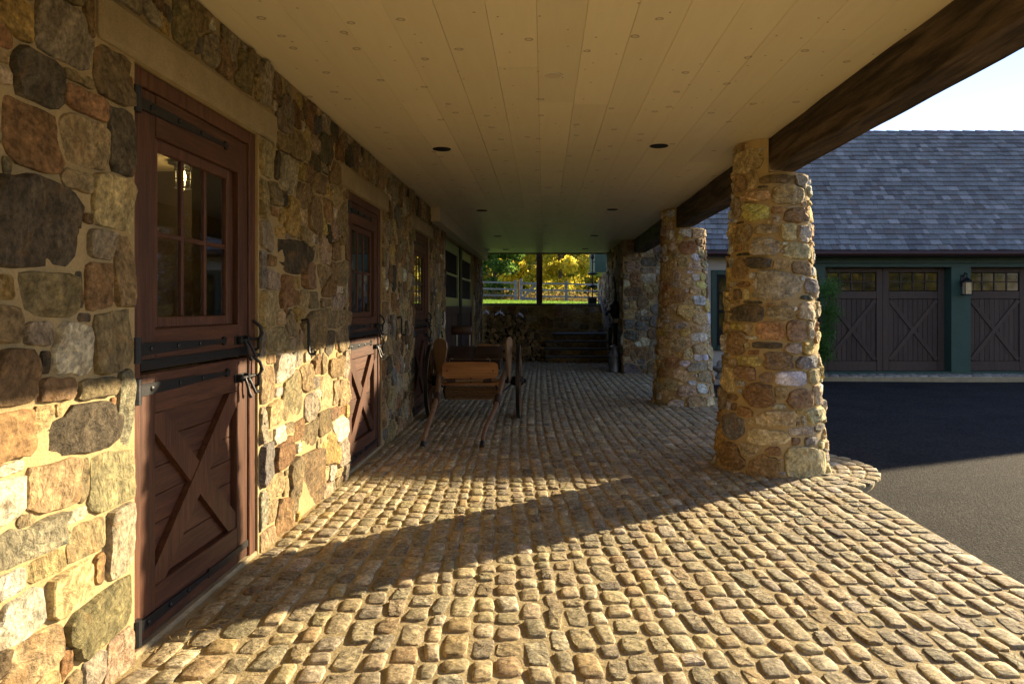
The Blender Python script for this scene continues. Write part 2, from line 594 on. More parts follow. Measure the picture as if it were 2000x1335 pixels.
def asphalt_mat():
    m, ns, ls, b = new_mat('asphalt')
    pos = ns.new('ShaderNodeNewGeometry').outputs['Position']
    n1 = nd(ns, 'ShaderNodeTexNoise', Scale=1.2, Detail=6, Roughness=.6)
    v = nd(ns, 'ShaderNodeTexVoronoi', Scale=55)
    n2 = nd(ns, 'ShaderNodeTexNoise', Scale=160, Detail=4, Roughness=.7)
    for n in (n1, v, n2):
        ls.new(pos, n.inputs['Vector'])
    r = ramp(ns, [(.3, (.034, .034, .036)), (.7, (.058, .056, .054))])
    ls.new(n1.outputs['Fac'], r.inputs['Fac'])
    r2 = ramp(ns, [(0, (.35, .35, .35)), (.5, (.9, .88, .85)), (1, (2.4, 2.25, 2.0))])
    ls.new(v.outputs['Color'], r2.inputs['Fac'])
    c = mixc(ns, ls, .8, r.outputs['Color'], r2.outputs['Color'], 'MULTIPLY')
    ls.new(c, b.inputs['Base Color'])
    b.inputs['Roughness'].default_value = .95
    b.inputs['Specular IOR Level'].default_value = .12
    ad = ns.new('ShaderNodeMath'); ad.operation = 'SUBTRACT'
    ls.new(n2.outputs['Fac'], ad.inputs[0]); ls.new(v.outputs['Distance'], ad.inputs[1])
    bp = nd(ns, 'ShaderNodeBump', Strength=1.0, Distance=.035)
    ls.new(ad.outputs[0], bp.inputs['Height']); ls.new(bp.outputs['Normal'], b.inputs['Normal'])
    return m


def attr_mat(name, rough=.7, spec=.3, bump=.3, bscale=(40, 40, 40), var=.3):
    """flat colour from the Col attribute with streaky wear"""
    m, ns, ls, b = new_mat(name)
    at = nd(ns, 'ShaderNodeAttribute', attribute_name='Col')
    pos = ns.new('ShaderNodeNewGeometry').outputs['Position']
    mp = nd(ns, 'ShaderNodeMapping'); mp.inputs['Scale'].default_value = bscale
    ls.new(pos, mp.inputs['Vector'])
    n = nd(ns, 'ShaderNodeTexNoise', Scale=1, Detail=6, Roughness=.65)
    ls.new(mp.outputs['Vector'], n.inputs['Vector'])
    r = ramp(ns, [(.3, (1 - var,) * 3), (.7, (1 + var,) * 3)])
    ls.new(n.outputs['Fac'], r.inputs['Fac'])
    c = mixc(ns, ls, 1.0, at.outputs['Color'], r.outputs['Color'], 'MULTIPLY')
    ls.new(c, b.inputs['Base Color'])
    b.inputs['Roughness'].default_value = rough
    b.inputs['Specular IOR Level'].default_value = spec
    bp = nd(ns, 'ShaderNodeBump', Strength=bump, Distance=.006)
    ls.new(n.outputs['Fac'], bp.inputs['Height']); ls.new(bp.outputs['Normal'], b.inputs['Normal'])
    return m


M_STONE = stone_mat('rubble_stone')
M_COBBLE = stone_mat('cobble_stone', vary=.5, bump=1.35, scale=1.3, rough=.75, spec=.35, vein=False)
M_MORTAR = mortar_mat('wall_mortar', (.36, .27, .135), (.46, .355, .19))
M_COLMORTAR = mortar_mat('column_mortar', (.44, .33, .165), (.55, .42, .215))  # paler than the wall mortar, bounced light put into the colour
M_SAND = mortar_mat('paving_joint_sand', (.36, .29, .165), (.47, .385, .225), .8)
M_LINTEL = mortar_mat('cast_stone_lintel', (.31, .25, .15), (.41, .335, .21), .6)
M_CEIL = ceiling_mat()
M_BEAM = wood('dark_stained_timber', (.026, .018, .012), (.15, .105, .068), 1, 13, .65, .25, 1.3, ringf=34, fine=.38)
M_POST = wood('brown_timber_post', (.10, .05, .022), (.22, .115, .05), 2, 9)
M_DOORY = wood('red_brown_door_wood_rails', (.044, .016, .008), (.150, .060, .030), 1, 14, .5, .35, .4, rings=False)
M_DOORZ = wood('red_brown_door_wood_stiles', (.044, .016, .008), (.150, .060, .030), 2, 14, .5, .35, .4, rings=False)
M_IRON = plain('black_iron', (.018, .018, .020), .45, .5, .4, .3, 30, .3, 90)
M_GLASS = glass_mat('window_glass')
M_DARKGLASS = plain('dark_window_glass', (.012, .013, .014), .04, .6, 0, .1)
M_ASPHALT = asphalt_mat()
M_CREAM = plain('cream_paint', (.62, .54, .38), .55, .3, 0, .05, 4)
M_BLACK = plain('matt_black', (.012, .012, .012), .6, .2)
M_WHITE = plain('white_plastic', (.72, .70, .62), .5, .3, 0, .04)

# ------------------------------------------------------------------ rubble masonry
PAL = {'t': (.385, .295, .155), 'o': (.255, .205, .11), 'd': (.10, .086, .058), 'r': (.27, .16, .075),
       'y': (.44, .315, .11), 'w': (.60, .54, .42), 'g': (.315, .272, .195), 'p': (.37, .285, .20),
       'b': (.225, .155, .083), 's': (.175, .168, .145)}


def stone_col(code, rnd, gain=1.0):
    c = np.array(PAL[code]) * rnd.uniform(.8, 1.2) * gain
    c = np.minimum(c, .62)
    c *= np.array([rnd.uniform(.94, 1.06) for _ in range(3)])
    if gain > 1.01:
        c *= np.array([1.0, 1.05, 1.14])
    a = rnd.uniform(.45, 1.0)
    return (float(c[0]), float(c[1]), float(c[2]), a)


def fill_seeds(seeds, bounds, holes, rnd, sizes, tries=2600, codes='ttttoooobbbrrgggdyws', slack=.80):
    """adds stones of falling size wherever none sits yet. seed = (x, y, half w, half h, colour code)"""
    x0, x1, y0, y1 = bounds
    S = [list(s) for s in seeds]
    A = np.array([s[:4] for s in S]) if S else np.zeros((0, 4))
    for (a0, a1, b0, b1, n) in sizes:
        for _ in range(n):
            a, b = rnd.uniform(a0, a1), rnd.uniform(b0, b1)
            x, y = rnd.uniform(x0 + a * .8, x1 - a * .8), rnd.uniform(y0 + b * .8, y1 - b * .8)
            if any(h[0] - a * .8 < x < h[1] + a * .8 and h[2] - b * .8 < y < h[3] + b * .8 for h in holes):
                continue
            if len(A):
                dx = np.abs(A[:, 0] - x) / ((A[:, 2] + a) * slack + .004)
                dy = np.abs(A[:, 1] - y) / ((A[:, 3] + b) * slack + .004)
                if np.any(dx ** 4 + dy ** 4 < 1):
                    continue
            S.append([x, y, a, b, rnd.choice(codes)])
            A = np.vstack([A, [x, y, a, b]])
    return S


def grow(S, bounds, holes, gap, rnd, K=18, ex=5.0, reach=1.5):
    """grows every seed to a rounded polygon until it meets its neighbours, leaving a mortar joint"""
    A = np.array([s[:4] for s in S])
    x0, x1, y0, y1 = bounds
    T = np.linspace(.2, 1, 46)
    out = []
    for i, s in enumerate(S):
        x, y, a, b = s[:4]
        ph = rnd.uniform(0, 6.28)
        th = np.arange(K) * 2 * math.pi / K + rnd.uniform(0, .3)
        # even spacing on a rectangle-like outline
        dx, dy = np.cos(th), np.sin(th)
        e1 = rnd.uniform(3.2, 9)
        rs = (np.abs(dx / 1.0) ** e1 + np.abs(dy / 1.0) ** e1) ** (-1 / e1)
        for _ in range(rnd.randint(2, 4)):               # broken-off corners
            fi = rnd.choice((.8, 2.35, 3.93, 5.5)) + rnd.uniform(-.55, .55)
            cs = np.cos(th - fi)
            rs = np.where(cs > .05, np.minimum(rs, rnd.uniform(.84, 1.22) / np.maximum(cs, .05)), rs)
        dx, dy = dx * rs * a * reach, dy * rs * b * reach
        wob = 1 + .04 * np.sin(2 * th + ph) + .03 * np.sin(3 * th + ph * 2.3) + .025 * np.sin(7 * th + ph * 3.1) + RNG.uniform(-.03, .03, K)
        PX = x + np.outer(dx * wob, T)
        PY = y + np.outer(dy * wob, T)
        Di = ((np.abs(PX - x) / a) ** ex + (np.abs(PY - y) / b) ** ex) ** (1 / ex)
        R = max(a, b) * 1.5
        nb = np.where((np.abs(A[:, 0] - x) < A[:, 2] * 1.5 + R) & (np.abs(A[:, 1] - y) < A[:, 3] * 1.5 + R))[0]
        bad = (PX < x0) | (PX > x1) | (PY < y0) | (PY > y1)
        for h in holes:
            bad |= (PX > h[0]) & (PX < h[1]) & (PY > h[2]) & (PY < h[3])
        for j in nb:
            if j == i:
                continue
            xj, yj, aj, bj = A[j]
            Dj = ((np.abs(PX - xj) / aj) ** ex + (np.abs(PY - yj) / bj) ** ex) ** (1 / ex)
            bad |= (Dj < Di)
        first = np.where(bad.any(1), bad.argmax(1), len(T))
        t = np.where(first == 0, .12, T[np.clip(first - 1, 0, len(T) - 1)])
        # smooth the outline a little
        t = (np.roll(t, 1) * .10 + t * .80 + np.roll(t, -1) * .10)
        lx, ly = dx * wob * t, dy * wob * t
        ln = np.hypot(lx, ly)
        k = np.maximum(ln - gap, ln * .35) / np.maximum(ln, 1e-6)
        out.append((x, y, np.stack([lx * k, ly * k], 1), s[4]))
    return out


def stone_geo(st, rnd, mapf, depth, big):
    """domed, uneven stone face standing proud of the joint"""
    x, y, P, _ = st
    K = len(P)
    fr = [(1.02, -.012), (1.0, depth * .55), (.965, depth * .88), (.82, depth), (.62, depth), (.4, depth), (.2, depth)] if big else \
         [(1.02, -.012), (.99, depth * .65), (.9, depth * .95), (.55, depth)]
    q = [(rnd.uniform(-26, 26), rnd.uniform(-26, 26), rnd.uniform(0, 6.28)) for _ in range(3)] + \
        [(rnd.uniform(-70, 70), rnd.uniform(-70, 70), rnd.uniform(0, 6.28)) for _ in range(3)]
    tx, ty = rnd.uniform(-.12, .12), rnd.uniform(-.12, .12)
    vs_ = []
    for ri, (f, d) in enumerate(fr):
        for j in range(K):
            px, py = P[j] * f
            dd = d
            if ri:
                nz = sum(math.sin(px * a + py * b + c) for a, b, c in q) / 4
                dd = d + depth * .42 * nz * (.5 if ri == 1 else 1) + tx * px + ty * py + (rnd.uniform(-.16, .16) * depth if ri > 1 else 0)
            vs_.append(mapf(x + px, y + py, dd))
    vs_.append(mapf(x, y, depth))
    fs_ = []
    n = len(fr)
    for i in range(n - 1):
        for j in range(K):
            j2 = (j + 1) % K
            fs_.append((i * K + j, i * K + j2, (i + 1) * K + j2, (i + 1) * K + j))
    for j in range(K):
        fs_.append(((n - 1) * K + j, (n - 1) * K + (j + 1) % K, n * K))
    return vs_, fs_


def masonry(parent, jobs, mat, rnd, limit=300, gain=1.0):
    """jobs: list of (stones, map function, depth range). The largest in view become parts, the rest one joined part"""
    allst = []
    for stones, mapf, (d0, d1) in jobs:
        for st in stones:
            ext = np.ptp(st[2], axis=0)
            if min(ext) < .018:
                continue
            big = max(ext) > .13
            dep = rnd.uniform(d0, d1) * min(1.0, .45 + min(ext) / .22)
            vs_, fs_ = stone_geo(st, rnd, mapf, dep, big)
            allst.append((seen_area(vs_), vs_, fs_, stone_col(st[3], rnd, gain)))
    allst.sort(key=lambda s: -s[0])
    for a, vs_, fs_, c in allst[:limit]:
        mb = MB().add(vs_, fs_)
        obj('stone', mb, mat, parent, True, 30, col=c)
    rest = allst[limit:]
    if rest:
        mb = MB(); cols = []
        for a, vs_, fs_, c in rest:
            mb.add(vs_, fs_); cols += [c] * len(vs_)
        o = obj('stones', mb, mat, parent, True, 0, col=cols)
        o.name = 'stone_infill'
        o['kind'] = 'stuff'


def cell_solid(breaks_a, breaks_b, solid, mapf, thick):
    """a wall built from a grid of cells with openings; only outer faces are made. mapf(a, b, d): d=0 front, d=-thick back"""
    mb = MB()
    na, nb = len(breaks_a) - 1, len(breaks_b) - 1
    S = [[solid((breaks_a[i] + breaks_a[i + 1]) / 2, (breaks_b[j] + breaks_b[j + 1]) / 2) for j in range(nb)] for i in range(na)]
    g = lambda i, j: 0 <= i < na and 0 <= j < nb and S[i][j]
    for i in range(na):
        for j in range(nb):
            if not S[i][j]:
                continue
            a0, a1, b0, b1 = breaks_a[i], breaks_a[i + 1], breaks_b[j], breaks_b[j + 1]
            f = [mapf(a0, b0, 0), mapf(a1, b0, 0), mapf(a1, b1, 0), mapf(a0, b1, 0)]
            k = [mapf(a0, b0, -thick), mapf(a1, b0, -thick), mapf(a1, b1, -thick), mapf(a0, b1, -thick)]
            mb.add(f, [(0, 1, 2, 3)]); mb.add(k, [(3, 2, 1, 0)])
            if not g(i - 1, j): mb.add([f[0], f[3], k[3], k[0]], [(0, 1, 2, 3)])
            if not g(i + 1, j): mb.add([f[1], k[1], k[2], f[2]], [(0, 1, 2, 3)])
            if not g(i, j - 1): mb.add([f[0], k[0], k[1], f[1]], [(0, 1, 2, 3)])
            if not g(i, j + 1): mb.add([f[3], f[2], k[2], k[3]], [(0, 1, 2, 3)])
    return mb

# ------------------------------------------------------------------ ground, drive, porch floor
XW, XB = -1.56, 2.34           # barn wall face, outer edge of the cobbles
HC = 2.724                     # ceiling height
COLS = [(1.925, 6.30, 1.0), (1.965, 10.45, .93)]
DOORS_Y = [2.83, 5.92, 8.90]
DW, DH = 1.22, 2.29
LINTEL_T = 2.455
SL0, SL1, SLH = 11.70, 16.50, 2.50     # sliding door opening
YEND = 18.75

gm = MB()
gm.add([(-400, -300, -.40), (400, -300, -.40), (400, 900, -.40), (-400, 900, -.40)], [(0, 1, 2, 3)])
M_GROUND = plain('meadow_ground', (.11, .12, .05), .95, .1, 0, .3, .8)
tag(obj('ground', gm, M_GROUND), 'wide flat ground around the barn', kind='structure')

dm = MB()
NX, NY = 24, 40
for j in range(NY + 1):
    for i in range(NX + 1):
        x = 2.0 + (i / NX) ** 1.3 * 30
        y = -18 + j / NY * 33.2
        z = -.055 - .012 * max(0, y - 5) ** .8 - .01 * math.sin(x * .9) * math.sin(y * .5)
        dm.v.append((x, y, z))
for j in range(NY):
    for i in range(NX):
        a = j * (NX + 1) + i
        dm.f.append((a, a + 1, a + NX + 2, a + NX + 1)); dm.m.append(0)
tag(obj('driveway', dm, M_ASPHALT, None, True, 0), 'black asphalt driveway between porch and garage', kind='structure')

fm = MB()
fm.cbox(-1.90, XB - .01, -3, 20.6, -.30, .005, 0)
for (cx, cy, s) in COLS:       # rounded aprons round the column feet
    n = 40
    fm.prism([(cx + .80 * math.cos(2 * math.pi * k / n), cy + .84 * math.sin(2 * math.pi * k / n), -.30) for k in range(n)], (0, 0, .303))
floor = tag(obj('porch_floor', fm, M_SAND), 'sandy bed of the cobbled porch floor', kind='structure')


def cob_col(r):
    k = r.random()
    if k < .52: c = (.44, .365, .22)
    elif k < .72: c = (.36, .31, .20)
    elif k < .79: c = (.32, .275, .185)
    elif k < .91: c = (.40, .30, .16)
    else: c = (.52, .46, .32)
    v = r.uniform(.86, 1.14)
    rough = 1.0 if r.random() < .42 else .35
    return (c[0] * v, c[1] * v * r.uniform(.96, 1.04), c[2] * v * r.uniform(.92, 1.08), rough)


def cobble_geo(x, y, w, l, ang, r, K, rough):
    """a worn setts block: rounded, tilted, domed; rough ones are pitted and flatter"""
    ca, sa = math.cos(ang), math.sin(ang)
    ex = r.uniform(3.4, 6.5)
    hgt = r.uniform(.008, .0145)
    tx, ty = r.uniform(-.05, .05), r.uniform(-.05, .05)
    dome = .003 if rough > .6 else .006
    sk = r.uniform(-.12, .12)
    tap = r.uniform(-.12, .12)
    wob = [1 + r.uniform(-.055, .055) for _ in range(K)]
    rings = [(1.0, -.012), (.985, hgt * .5), (.945, hgt * .88), (.84, hgt), (.45, hgt)]
    vs_ = []
    for ri, (f, z) in enumerate(rings):
        for j in range(K):
            t = 2 * math.pi * (j + .5) / K
            c, s = math.cos(t), math.sin(t)
            qx, qy = math.copysign(abs(c) ** (2 / ex), c), math.copysign(abs(s) ** (2 / ex), s)
            px, py = qx * w / 2 * f * wob[j], qy * l / 2 * f * wob[j]
            px *= 1 + tap * py / l * 2
            px += sk * py
            zz = z
            if ri:
                zz = z + dome * (1 - f * f) + tx * px + ty * py
                if rough > .6 and ri > 1:
                    zz += r.uniform(-.0022, .0018)
            vs_.append((x + px * ca - py * sa, y + px * sa + py * ca, zz))
    vs_.append((x, y, hgt + dome * .95))
    fs_ = []
    n = len(rings)
    for i in range(n - 1):
        for j in range(K):
            j2 = (j + 1) % K
            fs_.append((i * K + j, i * K + j2, (i + 1) * K + j2, (i + 1) * K + j))
    for j in range(K):
        fs_.append(((n - 1) * K + j, (n - 1) * K + (j + 1) % K, n * K))
    return vs_, fs_


def lay_cobbles():
    r = random.Random(5)
    spots = []                                   # x, y, width, length, angle
    pitch = .097
    nrow = int((2.20 - (XW + .03)) / pitch)
    lean = lambda x0, y: -.075 * math.sin(math.pi * (x0 - XW) / (XB - XW)) * 4 * math.tanh((y - 4) / 4)
    for i in range(nrow):
        rw = lambda k: (.008 * math.sin(k * 2.7) + .006 * math.sin(k * 5.1)) if 0 < k < nrow else 0
        xa = XW + .03 + i * (2.20 - XW - .03) / nrow + rw(i)
        xb = XW + .03 + (i + 1) * (2.20 - XW - .03) / nrow + rw(i + 1)
        y = .6 + r.uniform(0, .2)
        while y < 20.0:
            L = r.choice((.11, .13, .14, .15, .16, .17, .19, .22)) * r.uniform(.94, 1.08)
            ym = y + L / 2
            a, b = xa + lean(xa, ym), xb + lean(xb, ym)
            slope = (lean((xa + xb) / 2, ym + .1) - lean((xa + xb) / 2, ym - .1)) / .2
            spots.append(((a + b) / 2 + r.uniform(-.005, .005), ym, (b - a) - .016 - r.uniform(-.003, .007), L - .011 - r.uniform(0, .007), -math.atan(slope) + r.uniform(-.035, .035)))
            y += L
    y = .6
    while y < 18.0:                              # edging course along the drive
        L = r.uniform(.13, .21)
        spots.append((XB - .075 + r.uniform(-.008, .008), y + L / 2, .118, L - .018, r.uniform(-.03, .03)))
        y += L
    out = []
    for s in spots:
        skip = False
        for (cx, cy, sc) in COLS:
            d = math.hypot(s[0] - cx, s[1] - cy)
            if d < .40 * sc or (s[0] > 2.14 and d < .86):
                skip = True
        if s[1] > 17.95 and s[0] > -.05: skip = True
        if s[1] > 15.1 and s[0] > 1.58: skip = True
        if s[1] > 18.9: skip = True
        if not skip:
            out.append(s)
    for (cx, cy, sc) in COLS:                    # fans of setts round the column feet
        for rad in (.46, .575, .69, .80):
            n = int(2 * math.pi * rad / .155)
            for k in range(n):
                an = 2 * math.pi * (k + .5 * (int(rad * 100) % 2)) / n
                x, y = cx + rad * math.cos(an), cy + rad * math.sin(an)
                if x > 2.20:
                    out.append((x, y, .10, 2 * math.pi * rad / n - .018, an))
    geo = []
    for s in out:
        col = cob_col(r)
        d = math.hypot(s[0], s[1])
        K = 16 if d < 6 else (12 if d < 10 else 8)
        vs_, fs_ = cobble_geo(*s, r, K, col[3])
        geo.append((seen_area(vs_), vs_, fs_, col))
    geo.sort(key=lambda g: -g[0])
    for a, vs_, fs_, c in geo[:300]:
        obj('cobble', MB().add(vs_, fs_), M_COBBLE, floor, True, 42, col=c)
    mb, cols = MB(), []
    for a, vs_, fs_, c in geo[300:]:
        mb.add(vs_, fs_); cols += [c] * len(vs_)
    o = obj('cobble_infill', mb, M_COBBLE, floor, True, 0, col=cols)
    o['kind'] = 'stuff'


lay_cobbles()

# ------------------------------------------------------------------ barn wall
def wall_pt(px, py):
    u = VX - px
    y = F_PX * -XW / u
    return y, EYE + (VY - py) * y / F_PX


def seed_wall(boxes, ox, oy, s):
    out = []
    for (x0, y0, x1, y1, code) in boxes:
        X0, X1, Y0, Y1 = ox + x0 / s, ox + x1 / s, oy + y0 / s, oy + y1 / s
        ya, _ = wall_pt(X0, 0); yb, _ = wall_pt(X1, 0)
        _, zc = wall_pt((X0 + X1) / 2, (Y0 + Y1) / 2)
        ym = (ya + yb) / 2
        # the box of a slanting course is taller than the stone: take the slope off again
        slope = abs((Y0 + Y1) / 2 - VY) / (VX - (X0 + X1) / 2) * (X1 - X0)
        hh = max((Y1 - Y0) - .55 * slope, (Y1 - Y0) * .45) * ym / F_PX / 2
        out.append((ym, zc, max((yb - ya) / 2 * 1.05, .02), max(hh * 1.08, .02), code))
    return out


B1 = [(65, 375, 475, 860, 'd'), (250, -30, 690, 520, 'g'), (630, 15, 715, 310, 'b'), (20, -40, 235, 320, 'y'), (710, 330, 980, 800, 'o'),
      (490, 530, 705, 680, 't'), (490, 650, 810, 920, 'r'), (430, 870, 815, 1300, 't'), (820, 825, 985, 1330, 'd'), (0, 740, 440, 1320, 'r'),
      (-60, 390, 60, 470, 't'), (-60, 500, 95, 670, 'p'), (-120, 740, -10, 1100, 'o')]
B2 = [(-160, 30, 655, 765, 'd'), (460, 0, 690, 195, 't'), (695, 40, 980, 470, 't'), (655, 455, 855, 700, 'g'), (872, 500, 980, 1050, 'b'),
      (640, 715, 860, 1085, 'r'), (110, 790, 595, 1120, 'o'), (566, 770, 630, 1060, 'd'), (-20, 810, 105, 1010, 'y'), (-60, 1040, 160, 1330, 'b'),
      (180, 1165, 410, 1350, 'g'), (420, 1190, 705, 1580, 'w'), (705, 1085, 985, 1565, 'o'), (590, 1112, 690, 1165, 'd'), (-160, 800, -30, 1100, 't')]
B3 = [(-60, 85, 270, 500, 'b'), (300, 105, 362, 270, 'd'), (300, 290, 575, 485, 'b'), (598, 290, 880, 465, 'o'), (890, 225, 985, 825, 'g'),
      (250, 510, 405, 740, 't'), (412, 490, 492, 640, 't'), (285, 500, 885, 905, 'd'), (-80, 560, 240, 930, 'r'), (-20, 935, 162, 1060, 'w'),
      (185, 930, 585, 1330, 't'), (592, 945, 670, 1220, 'o'), (695, 870, 990, 1295, 'o'), (-80, 1065, 165, 1390, 'w')]
B4 = [(440, 5, 650, 140, 'w'), (-40, 100, 430, 460, 'g'), (442, 200, 510, 302, 's'), (490, 100, 780, 400, 'o'), (790, 10, 985, 555, 'g'),
      (190, 320, 470, 570, 't'), (-40, 450, 182, 720, 'w'), (352, 405, 730, 850, 't'), (682, 350, 780, 610, 'r'), (-40, 600, 330, 1040, 'w'),
      (502, 560, 980, 1145, 'o'), (60, 885, 450, 1340, 't'), (455, 1040, 550, 1290, 'r'), (800, 905, 985, 1340, 'p'), (612, 1070, 780, 1340, 'g'),
      (-60, 1060, 72, 1310, 'o')]
BA = [(50, 80, 165, 375, 't'), (165, 190, 205, 380, 'd'), (215, 215, 335, 500, 'g'), (340, 265, 390, 395, 'y'), (390, 265, 450, 410, 'b'),
      (200, 40, 270, 185, 'o'), (280, 0, 390, 240, 'o'), (390, 20, 430, 240, 't'), (435, 70, 505, 180, 'p'), (430, 175, 515, 330, 'd'),
      (505, 20, 600, 270, 'd'), (600, 0, 640, 120, 'd'), (630, 85, 695, 270, 'r'), (700, 145, 740, 310, 'd'), (515, 270, 565, 340, 'g'),
      (600, 240, 645, 410, 'b'), (50, 370, 120, 680, 'o'), (120, 395, 220, 570, 'o'), (220, 450, 260, 580, 'd'), (335, 410, 435, 610, 'b'),
      (455, 335, 565, 500, 'o'), (600, 440, 670, 600, 't'), (145, 590, 205, 655, 'r'), (210, 605, 255, 700, 'y'), (255, 510, 355, 815, 'y'),
      (355, 610, 415, 720, 't'), (415, 510, 535, 800, 'b'), (540, 520, 605, 695, 'r'), (635, 560, 705, 760, 'o'), (50, 690, 175, 905, 'g'),
      (175, 735, 235, 820, 'y'), (245, 790, 290, 830, 'p'), (185, 820, 435, 1085, 'd'), (360, 735, 450, 880, 'o'), (435, 885, 505, 995, 'o'),
      (510, 820, 590, 1020, 'p'), (560, 725, 600, 870, 'd'), (600, 690, 635, 825, 'p'), (590, 860, 685, 995, 'b'), (50, 915, 105, 1190, 's'),
      (105, 945, 180, 1030, 'r'), (105, 1060, 215, 1210, 'g'), (370, 980, 485, 1195, 'b'), (485, 1020, 575, 1210, 'o'), (590, 1000, 635, 1150, 'b'),
      (640, 990, 710, 1165, 'o'), (215, 1100, 300, 1330, 'r'), (300, 1105, 370, 1190, 'y'), (520, 1090, 615, 1260, 'r'), (620, 1180, 675, 1230, 'w'),
      (55, 1220, 190, 1500, 't'), (360, 1210, 420, 1335, 't'), (420, 1220, 505, 1335, 'o'), (515, 1270, 590, 1335, 'o'), (605, 1240, 690, 1335, 'g')]
BB = [(130, 20, 170, 95, 't'), (175, 15, 230, 165, 'o'), (220, 0, 290, 75, 'y'), (265, 35, 385, 215, 'b'), (385, 0, 415, 110, 'o'),
      (410, 20, 500, 110, 'o'), (40, 120, 75, 270, 's'), (80, 95, 180, 225, 'o'), (185, 150, 240, 220, 'g'), (385, 120, 440, 260, 'd'),
      (445, 90, 500, 220, 'o'), (80, 240, 120, 300, 'b'), (125, 240, 210, 400, 'w'), (210, 230, 270, 315, 'g'), (275, 230, 305, 290, 'w'),
      (315, 250, 360, 350, 'b'), (365, 240, 400, 345, 'o'), (405, 260, 475, 370, 'b'), (480, 220, 502, 370, 'g'), (35, 300, 120, 505, 't'),
      (120, 410, 160, 470, 'w'), (160, 320, 270, 595, 'o'), (245, 290, 310, 440, 't'), (305, 360, 340, 425, 'g'), (345, 360, 365, 410, 'b'),
      (365, 350, 420, 520, 't'), (420, 380, 455, 500, 't'), (455, 380, 500, 510, 't'), (320, 430, 365, 475, 'w'), (335, 475, 365, 545, 'd'),
      (275, 455, 330, 610, 'g'), (35, 510, 80, 715, 'g'), (75, 480, 155, 630, 't'), (170, 590, 220, 660, 'o'), (220, 580, 275, 700, 'r'),
      (115, 610, 175, 720, 'w'), (80, 640, 115, 695, 'o'), (345, 530, 415, 670, 'b'), (415, 520, 450, 590, 'b'), (455, 510, 490, 565, 'r'),
      (430, 570, 490, 710, 'w'), (260, 580, 345, 745, 'o'), (230, 700, 250, 765, 'w'), (120, 675, 225, 850, 'r'), (40, 700, 120, 940, 's'),
      (370, 650, 445, 820, 'y'), (460, 690, 503, 830, 'g'), (245, 740, 370, 1090, 'b'), (375, 830, 400, 905, 't'), (400, 815, 430, 905, 'w'),
      (435, 830, 480, 880, 't'), (480, 810, 503, 910, 'g'), (80, 860, 170, 995, 't'), (170, 840, 195, 880, 'o'), (195, 780, 245, 1110, 'o'),
      (165, 880, 210, 980, 't'), (35, 950, 75, 1180, 'g'), (80, 1000, 130, 1140, 't'), (120, 985, 215, 1210, 'r'), (370, 910, 420, 1000, 'p'),
      (35, 1130, 120, 1290, 't')]
rnd = random.Random(21)
wall_seeds = []
for bx_, ox, oy, s in ((B1, 0, 0, 3.927), (B2, 0, 330, 3.927), (B3, 0, 660, 3.927), (B4, 0, 990, 3.87), (BA, 490, 250, 3.814), (BB, 490, 600, 2.67)):
    wall_seeds += seed_wall(bx_, ox, oy, s)
holes = []
for y in DOORS_Y:
    holes += [(y - .014, y + DW + .014, -1, DH + .02), (y - .27, y + DW + .27, DH - .0, LINTEL_T + .012)]
holes.append((SL0 - .01, SL1 + .01, -1, 3))
wb = (.8, YEND, -.02, HC)
wall_seeds = [s for s in wall_seeds if s[0] > .8 and not any(h[0] < s[0] < h[1] and h[2] < s[1] < h[3] for h in holes)]
seeds = fill_seeds(wall_seeds, wb, holes, rnd, [(.10, .15, .09, .14, 180), (.07, .11, .06, .12, 2000), (.06, .10, .06, .12, 4500), (.03, .055, .035, .07, 6000), (.022, .035, .025, .04, 5000)])
stones_wall = grow(seeds, wb, holes, .0066, rnd, K=20, reach=1.85)

mapW = lambda y, z, d: (XW + d, y, z)


def in_open(a, b):
    if b < DH and any(y < a < y + DW for y in DOORS_Y): return True
    return SL0 < a < SL1 and b < SLH


ba = sorted([-3.0, YEND] + [v for y in DOORS_Y for v in (y, y + DW)] + [SL0, SL1])
wm = cell_solid(ba, [-.3, DH, SLH, HC + .02], lambda a, b: not in_open(a, b), mapW, .36)
barn_wall = obj('barn_wall', wm, M_MORTAR)
tag(barn_wall, 'long rubble stone wall of the barn with three stable doors set in it', 'stone wall')
masonry(barn_wall, [(stones_wall, mapW, (.008, .024))], M_STONE, rnd)
for i, y in enumerate(DOORS_Y):
    lb = MB().cbox(XW - .12, XW + .022, y - .245, y + DW + .245, DH + .004, LINTEL_T, .012)
    obj('lintel', lb, M_LINTEL, barn_wall)

# ------------------------------------------------------------------ stables behind the doors
sm = MB()
sm.cbox(-5.59, XW - .38, 5.74, 5.80, -.01, 2.41, 0)  # unseen partitions, added to keep lantern light from the farther doors
sm.cbox(-5.59, XW - .38, 8.70, 8.76, -.01, 2.41, 0)
x0, x1, y0, y1, z0, z1 = -5.6, XW - .37, 1.0, 11.4, -.02, 2.42
for f in ([(x0, y0, z0), (x1, y0, z0), (x1, y1, z0), (x0, y1, z0)], [(x0, y0, z1), (x0, y1, z1), (x1, y1, z1), (x1, y0, z1)],
          [(x0, y0, z0), (x0, y1, z0), (x0, y1, z1), (x0, y0, z1)], [(x0, y0, z0), (x0, y0, z1), (x1, y0, z1), (x1, y0, z0)],
          [(x0, y1, z0), (x1, y1, z0), (x1, y1, z1), (x0, y1, z1)]):
    sm.add(f, [(0, 1, 2, 3)])
M_ROOM = plain('darkened_stable_room', (.07, .055, .038), .8, .2, 0, .2, 3)  # colour darkened so the room stays dark behind the panes
sc_ = MB().cbox(-5.58, XW - .39, 1.02, 11.38, 2.40, 2.415, 0)
M_LIME = plain('limewashed_ceiling', (.50, .42, .27), .8, .2, 0, .1, 3)
